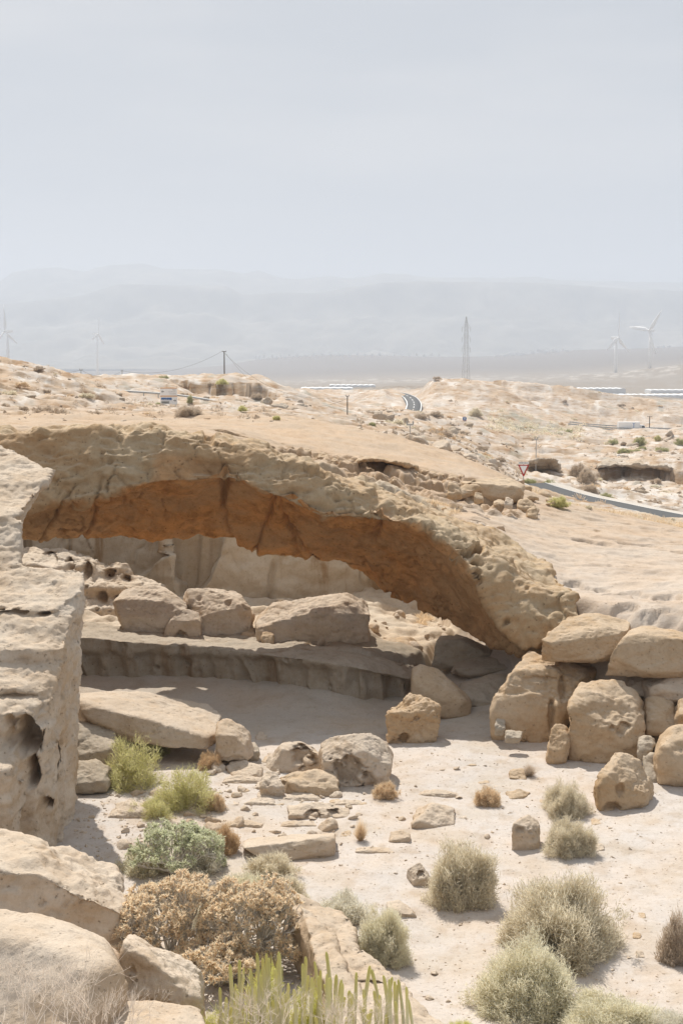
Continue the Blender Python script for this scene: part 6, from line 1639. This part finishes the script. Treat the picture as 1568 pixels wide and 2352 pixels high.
guard([(64, 402), (90, 395.5), (140, 392.5), (220, 391.5)], 'long grey guard rail along the highway in front of the truck', h=1.0, step=4, rail=.38, base_lift=.3)
guard([(66, 412), (90, 408), (140, 403), (220, 402)], 'grey guard rail on the far side of the highway behind the truck', h=.9, step=5, rail=.3, base_lift=.3)

# ---- box truck and car on the highway
Yt = 400.0; kt = Yt / F
zb = at(1450, 995.5, Yt)[2]
tr = empty('box_truck', (at(1450, 995, Yt)[0], Yt, zb), 'white box truck driving on the highway', 'truck')
m = MB(); m.box((-1.0, 0, 1.95), (6.0, 2.4, 2.6)); m.build('cargo_box', M['white'], tr, bevel=.04)
m = MB(); m.prism([(2.15, .5), (4.0, .5), (4.05, 1.3), (3.7, 1.45), (3.3, 2.35), (2.15, 2.45)], -1.1, 1.1); cab = m.build('cab', M['white'], tr, bevel=.03)
m = MB(); m.prism([(2.5, 1.45), (3.5, 1.45), (3.2, 2.2), (2.5, 2.2)], -1.115, -1.105); m.build('window', M['glass'], cab)
m = MB(); m.box((0, 0, .55), (7.6, 1.0, .22)); m.build('chassis', M['darkmetal'], tr)
for x, y in ((-2.8, -1.0), (-2.8, 1.0), (3.1, -1.0), (3.1, 1.0)):
    m = MB(); m.tube([(x, y - .13, .45), (x, y + .13, .45)], .45, 16); w = m.build('wheel', M['rubber'], tr)
    m = MB(); m.tube([(x, y - .14, .45), (x, y + .14, .45)], .22, 12); m.build('rim', M['galv'], w)
cr = empty('car', (at(1337, 993, 404)[0], 404, at(1337, 994.5, 404)[2]), 'silver car far off on the highway left of the truck', 'car')
m = MB(); m.prism([(-2.1, .3), (2.1, .3), (2.15, .75), (1.3, .9), (.7, 1.4), (-1.0, 1.42), (-1.7, .95), (-2.1, .85)], -.85, .85); m.build('body', M['carpaint'], cr, bevel=.05)
m = MB(); m.prism([(-1.3, .95), (1.1, .92), (.62, 1.33), (-.95, 1.34)], -.862, -.852); m.build('window', M['glass'], cr)
for x, y in ((-1.3, -.75), (-1.3, .75), (1.35, -.75), (1.35, .75)):
    m = MB(); m.tube([(x, y - .1, .32), (x, y + .1, .32)], .32, 14); m.build('wheel', M['rubber'], cr)
m = MB()
a = hit(1416, 1048, 120); b = hit(1508, 1046.5, 120)
Yk = 190.0
A = at(1416, 1048, Yk); B = at(1508, 1046, Yk)
A[2] = min(A[2], gz(A[0], Yk) + .6); B[2] = A[2]
mm = MB(); mm.box(((A[0] + B[0]) / 2, Yk, A[2] - .4), (B[0] - A[0], .5, 1.3)); tag(mm.build('low_wall', M['whitewall'], bevel=.03), 'long low white wall in the stony field above the brown outcrop', 'wall')

# ---- lattice pylon
def pylon():
    Yp = 600.0; k = Yp / F
    base = at(1069, 872, Yp); base[2] = min(base[2], gz(base[0], Yp)) - .0
    hgt = (872 - 718) * k
    root = empty('lattice_pylon', tuple(base), 'tall grey lattice pylon standing on the pale cut hill', 'pylon')
    prof = [(0, 11.0), (.24, 8.2), (.5, 6.2), (.60, 5.2), (.76, 4.8), (.88, 4.2), (1.0, .3)]
    def hw(t): return np.interp(t, [p[0] for p in prof], [p[1] * 2 for p in prof]) * k / 2
    ang = .35
    def corner(i, t):
        a = ang + math.pi / 4 + i * math.pi / 2; r = hw(t) * .98
        return (r * math.cos(a), r * math.sin(a), t * hgt)
    m = MB()
    for i in range(4):
        m.tube([corner(i, t) for t in np.linspace(0, 1, 14)], [.075] * 14, 4)
    m.build('legs', M['galv'], root)
    m = MB(); ts = [0, .1, .19, .27, .34, .41, .47, .53, .59, .65, .71, .77, .83, .89, .95, 1.0]
    for i in range(4):
        j = (i + 1) % 4
        for a, b in zip(ts[:-1], ts[1:]):
            m.tube([corner(i, a), corner(j, b)], .028, 3, False); m.tube([corner(j, a), corner(i, b)], .028, 3, False)
        for t in (.1, .19, .53, .71, .89): m.tube([corner(i, t), corner(j, t)], .04, 3, False)
    m.build('bracing', M['galv'], root)
    for t in (.535, .685, .84):
        w = 10.5 * k; z = t * hgt
        for s in (-1, 1):
            m = MB(); e = (s * w * math.cos(ang), s * w * math.sin(ang), z)
            for dz, o in ((0, .5), (0, -.5), (.055 * hgt, 0)):
                q = hw(t) * .9
                m.tube([(s * q * math.cos(ang) - o * q * math.sin(ang), s * q * math.sin(ang) + o * q * math.cos(ang), z + dz), e], .04, 3, False)
            m.build('crossarm', M['galv'], root)
            m = MB(); m.tube([e, (e[0], e[1], z - 1.8)], .07, 5); m.build('insulator', M['greypaint'], root)
    return root
pylon()

# ---- wind turbines
def turbine(px, hub, base, Y, R, yaw, phase, label, dark=False):
    k = Y / F; b = at(px, base, Y); h = (base - hub) * k
    b[2] -= 3; h += 3
    root = empty('wind_turbine', tuple(b), label, 'wind turbine', 'wind turbines', rz=yaw)
    m = MB(); m.tube([(0, 0, -8), (0, 0, h * .5), (0, 0, h - 1)], [R * .075, R * .065, R * .05], 14); m.build('tower', M['white'], root, smooth=True)
    m = MB(); m.prism([(-R * .05, h - R * .045), (R * .05, h - R * .045), (R * .05, h + R * .05), (-R * .05, h + R * .05)], -R * .08, R * .22); m.build('nacelle', M['white'], root, bevel=R * .012)
    m = MB(); m.tube([(0, -R * .08, h), (0, -R * .13, h), (0, -R * .165, h)], [R * .05, R * .045, R * .012], 12); hb = m.build('hub', M['white'], root, smooth=True)
    for q in range(3):
        a = phase + q * 2 * math.pi / 3; u = np.array((math.sin(a), 0, math.cos(a))); w = np.array((math.cos(a), 0, -math.sin(a)))
        V, Fq = [], []
        for i, t in enumerate((.0, .08, .2, .45, .75, 1.0)):
            ch = R * (.06, .08, .17, .135, .085, .03)[i]; th = R * (.03, .03, .018, .01, .006, .003)[i]; tw = math.radians((0, 25, 18, 9, 4, 0)[i])
            c0 = np.array((0, -R * .105, h)) + u * (R * .03 + t * R)
            ax = w * math.cos(tw) + np.array((0, 1, 0)) * math.sin(tw); ay = -w * math.sin(tw) + np.array((0, 1, 0)) * math.cos(tw)
            for g in range(8):
                an = 2 * math.pi * g / 8; V.append(c0 + ax * ch * .5 * math.cos(an) + ax * ch * .12 + ay * th * .5 * math.sin(an))
        for i in range(5):
            for g in range(8): Fq.append((i * 8 + g, i * 8 + (g + 1) % 8, (i + 1) * 8 + (g + 1) % 8, (i + 1) * 8 + g))
        Fq.append(tuple(range(8))); Fq.append(tuple(40 + g for g in reversed(range(8))))
        m = MB(); m.add(V, Fq); m.build('blade', M['white'], hb, smooth=True)
    return root
turbine(1412.5, 777, 851, 2150, 38, math.radians(50), math.radians(2), 'wind turbine on the right ridge with one blade straight up, left of the two there')
turbine(1491, 760, 837, 2150, 37, math.radians(-52), math.radians(38), 'rightmost wind turbine on the right ridge, its blade pointing down')
turbine(20, 762, 850, 1900, 34, math.radians(-48), math.radians(-3), 'wind turbine at the left edge, rising behind the scrubby slope')
turbine(225, 768, 862, 2300, 26, math.radians(74), math.radians(9), 'small faint wind turbine above the left hill')

# ---- greenhouses in the valley, houses of the far village
def greenhouse(x0, x1, py, Y, bays, label, dpy=0.0):
    k = Y / F; A = at(x0, py, Y); B = at(x1, py + dpy, Y); n = bays; w = (B[0] - A[0]) / n; hgt = 3.0 * k
    m = MB(); zz = gz((A[0] + B[0]) / 2, Y) + 1.2; dn = -6
    out = [(0, dn)]
    for i in range(n):
        out += [(i * w, hgt * .75), (i * w + w * .5, hgt * 1.15)]
    out += [(n * w, hgt * .75), (n * w, dn)]
    m.prism(out, 0, 26)
    o = m.build('greenhouse', M['sheet']); o.location = (A[0], Y, zz)
    return tag(o, label, 'greenhouse')
greenhouse(1290, 1436, 890, 1050, 10, 'long white zigzag-roofed greenhouse, middle one in the right valley')
greenhouse(1420, 1640, 909, 900, 14, 'long white zigzag-roofed greenhouse, nearest one in the right valley')
greenhouse(1494, 1640, 883.5, 1250, 9, 'white zigzag-roofed greenhouse, farthest one at the right edge')
greenhouse(756, 862, 890.5, 1150, 8, 'white greenhouse roof in the valley left of the bending road')
greenhouse(690, 810, 899, 900, 7, 'faint white greenhouse in the valley behind the short wooden pole')
mm = MB(); q = at(1540, 941, 600); mm.box((q[0], 600, q[2] - 1), (10.5, 2, 2.6)); tag(mm.build('low_wall', M['whitewall'], bevel=.05), 'pale low wall in the valley below the nearest greenhouse', 'wall')
m = MB()
def house(px, py, w, h):
    Y = U(4050, 4180); p = at(px, py, Y); k = Y / F
    m = MB(); W, Hh, Dp = w * k, h * k, w * k * .8
    m.box((0, 0, Hh / 2 - 3), (W, Dp, Hh + 6)); m.box((W * .18, 0, Hh + .5), (W * .45, Dp * .6, 2.2))
    o = m.build('white_house', M['whitewall']); o.location = (p[0], Y, p[2])
    tag(o, 'small white house of the far village on the hazy slope', 'house', 'houses of the far village')
hp = [(x, 820 - .02 * (x - 600) + 2.5 * math.sin(x), U(3, 8), U(1.6, 3.6)) for x in list(np.arange(588, 780, 9.5))]
hp += [(x, 815 + 2 * math.sin(x * 1.7), U(3, 7), U(1.5, 3)) for x in np.arange(786, 1010, 17)]
hp += [(x, 818 - .10 * (x - 1140) + 2 * math.sin(x), U(4, 9), U(1.8, 3.8)) for x in np.arange(1138, 1228, 7)]
hp += [(x, 806 + 1.6 * math.sin(x), U(4, 9), U(1.6, 3.2)) for x in np.arange(1236, 1312, 8)]
hp += [(1510, 797, 9, 2.4), (1521, 796, 8, 2.2), (1534, 796, 9, 2.0)]
for h_ in hp: house(*h_)

# ================================================================== mountains
def mountains():
    ca = np.linspace(-.42, .42, 460); rows = np.exp(np.linspace(math.log(4700), math.log(9300), 190))
    A, Y = np.meshgrid(ca, rows); a = A.ravel(); y = Y.ravel(); x = a * y
    px = CX + F * a * 1.004
    bx = [-600, -150, 0, 35, 80, 140, 200, 230, 270, 330, 380, 420, 510, 560, 595, 650, 690, 760, 800, 860, 920, 980, 1100, 1240, 1350, 1568, 1750, 2200]
    by = [690, 668, 652, 626, 618, 614, 625, 614, 609, 605, 617, 619, 619, 629, 621, 640, 641, 634, 640, 634, 631, 637, 639, 641, 646, 649, 652, 668]
    fx = [-600, 0, 100, 200, 280, 400, 520, 560, 640, 720, 800, 880, 950, 1060, 1250, 1400, 1568, 2200]
    fy = [720, 700, 690, 676, 652, 654, 655, 676, 672, 673, 660, 655, 648, 646, 650, 660, 668, 690]
    def zz(pyv, Yv): 
        dv = CY - pyv; return H + Yv * ((-F * SP + dv * CP) / (F * CP + dv * SP))
    zb = zz(np.interp(px, bx, by), 8600.0); zf = zz(np.interp(px, fx, fy), 6800.0); z0 = -60.0
    P = xy0(x / 520, y / 620)
    gul = np.abs(fbm(P * np.array((1.1, .8, 1)) + 3, 5, 501)); gul2 = fbm(P * 2.1, 5, 502)
    t1 = np.clip((y - 4700) / (6800 - 4700), 0, 1); t2 = np.clip((y - 7000) / (8600 - 7000), 0, 1)
    rise = .30 * t1 ** 1.1 + .32 * sstep(.45, .8, t1) + .38 * sstep(.82, 1.0, t1)
    z = z0 + (zf - z0) * rise
    z = z + (gul - .22) * 85 * sstep(.06, .4, t1) * sstep(1.02, .93, t1 + 0 * y) + gul2 * 34 * sstep(.05, .3, t1) * sstep(1.01, .9, t1)
    back = zf - 25 + (zb - zf + 25) * sstep(.25, 1.0, t2) + (gul - .2) * 70 * sstep(.1, .4, t2) * sstep(1, .85, t2)
    z = np.where(y > 6850, back, z)
    z = np.where(y > 8620, zb - (y - 8620) * .25, z)
    nr, nc = A.shape; i = np.arange(nr - 1)[:, None] * nc + np.arange(nc - 1)[None, :]
    q = np.stack([i, i + 1, i + nc + 1, i + nc], -1).reshape(-1, 4)
    me = mesh_np('mountains', np.stack([x, y, z], 1), quads=q)
    c = np.array((.19, .18, .15)) + (np.array((.27, .25, .21)) - np.array((.19, .18, .15))) * sstep(-.1, .45, gul2 + .25 * fbm(P * 5, 3, 505))[:, None]
    set_tint(me, c)
    m, t, b = new_mat('mountain_rock'); av = t.nodes.new('ShaderNodeAttribute'); av.attribute_name = 'tint'
    no = t.nodes.new('ShaderNodeTexNoise'); no.inputs['Scale'].default_value = .01; no.inputs['Detail'].default_value = 8
    g = t.nodes.new('ShaderNodeNewGeometry'); t.links.new(g.outputs['Position'], no.inputs['Vector'])
    mr = t.nodes.new('ShaderNodeMapRange'); mr.inputs['To Min'].default_value = .6; mr.inputs['To Max'].default_value = 1.4; t.links.new(no.outputs['Fac'], mr.inputs['Value'])
    vm = t.nodes.new('ShaderNodeVectorMath'); vm.operation = 'SCALE'; t.links.new(av.outputs['Color'], vm.inputs[0]); t.links.new(mr.outputs['Result'], vm.inputs['Scale']); t.links.new(vm.outputs['Vector'], b.inputs['Base Color'])
    return tag(link('mountains', me, m), kind='structure')
mountains()

# ================================================================== light, sky, haze, camera
SUN_AZ = math.radians(-20.0)      # left of straight ahead
SUN_EL = math.radians(52.0)
sd = Vector((math.sin(SUN_AZ) * math.cos(SUN_EL), math.cos(SUN_AZ) * math.cos(SUN_EL), math.sin(SUN_EL)))
su = bpy.data.lights.new('sun', 'SUN'); su.energy = 4.5; su.angle = math.radians(.6); su.color = (1.0, .945, .86)
so = bpy.data.objects.new('sun', su); COL.objects.link(so); so.rotation_euler = sd.to_track_quat('Z', 'Y').to_euler()
W = bpy.data.worlds.new('World'); SC.world = W; W.use_nodes = True
nt = W.node_tree; bg = nt.nodes['Background']
sk = nt.nodes.new('ShaderNodeTexSky'); sk.sky_type = 'NISHITA'; sk.sun_disc = False; sk.sun_elevation = SUN_EL; sk.sun_rotation = SUN_AZ
sk.air_density = 1.0; sk.dust_density = 6.0; sk.ozone_density = 1.0; sk.altitude = 0
# thin veils of cloud, drawn out along the horizon
tc = nt.nodes.new('ShaderNodeTexCoord'); mp = nt.nodes.new('ShaderNodeMapping'); mp.inputs['Scale'].default_value = (1.6, 1.6, 8.0); mp.inputs['Rotation'].default_value = (0, math.radians(-9), 0)
no = nt.nodes.new('ShaderNodeTexNoise'); no.inputs['Scale'].default_value = 1.5; no.inputs['Detail'].default_value = 6; no.inputs['Roughness'].default_value = .5
nt.links.new(tc.outputs['Generated'], mp.inputs['Vector']); nt.links.new(mp.outputs['Vector'], no.inputs['Vector'])
mr = nt.nodes.new('ShaderNodeMapRange'); mr.interpolation_type = 'SMOOTHSTEP'; mr.inputs['From Min'].default_value = .42; mr.inputs['From Max'].default_value = .68; mr.inputs['To Min'].default_value = 0.0; mr.inputs['To Max'].default_value = 1.0
nt.links.new(no.outputs['Fac'], mr.inputs['Value'])
mx = nt.nodes.new('ShaderNodeMix'); mx.data_type = 'RGBA'; mx.inputs[7].default_value = (6.7, 6.95, 7.45, 1)
m2 = nt.nodes.new('ShaderNodeMix'); m2.data_type = 'RGBA'; m2.inputs[6].default_value = (6.2, 6.55, 7.05, 1); m2.inputs[7].default_value = (7.5, 7.6, 7.8, 1)
nt.links.new(mr.outputs['Result'], m2.inputs[0])
mx.inputs[0].default_value = .86; nt.links.new(m2.outputs[2], mx.inputs[7]); nt.links.new(sk.outputs['Color'], mx.inputs[6])
nt.links.new(mx.outputs[2], bg.inputs['Color']); bg.inputs['Strength'].default_value = .068

HAZE = True
if HAZE:
    m = MB(); m.box((0, 4300, 165), (9000, 10200, 730)); hz = m.build('haze', None); tag(hz, kind='stuff')
    hm = bpy.data.materials.new('dusty_air'); hm.use_nodes = True; t = hm.node_tree
    t.nodes.remove(t.nodes['Principled BSDF'])
    pv = t.nodes.new('ShaderNodeVolumePrincipled'); pv.inputs['Density'].default_value = .00024; pv.inputs['Color'].default_value = (.71, .78, .885, 1); pv.inputs['Anisotropy'].default_value = .15
    pv.inputs['Density Attribute'].default_value = ''
    t.links.new(pv.outputs[0], t.nodes['Material Output'].inputs['Volume'])
    hz.data.materials.append(hm)

cam = bpy.data.cameras.new('camera'); co = bpy.data.objects.new('camera', cam); COL.objects.link(co)
co.location = (0, 0, H); co.rotation_euler = (math.pi / 2 - PITCH, 0, 0)
cam.sensor_fit = 'VERTICAL'; cam.sensor_height = 36.0; cam.lens = 50.0 * (F * 36 / 2352 / 50.0); cam.clip_start = .1; cam.clip_end = 30000
SC.camera = co
SC.view_settings.view_transform = 'Standard'; SC.view_settings.look = 'None'; SC.view_settings.exposure = 0.31; SC.view_settings.gamma = 1.0
SC.cycles.max_bounces = 8; SC.cycles.diffuse_bounces = 5; SC.cycles.volume_bounces = 2; SC.cycles.transparent_max_bounces = 8
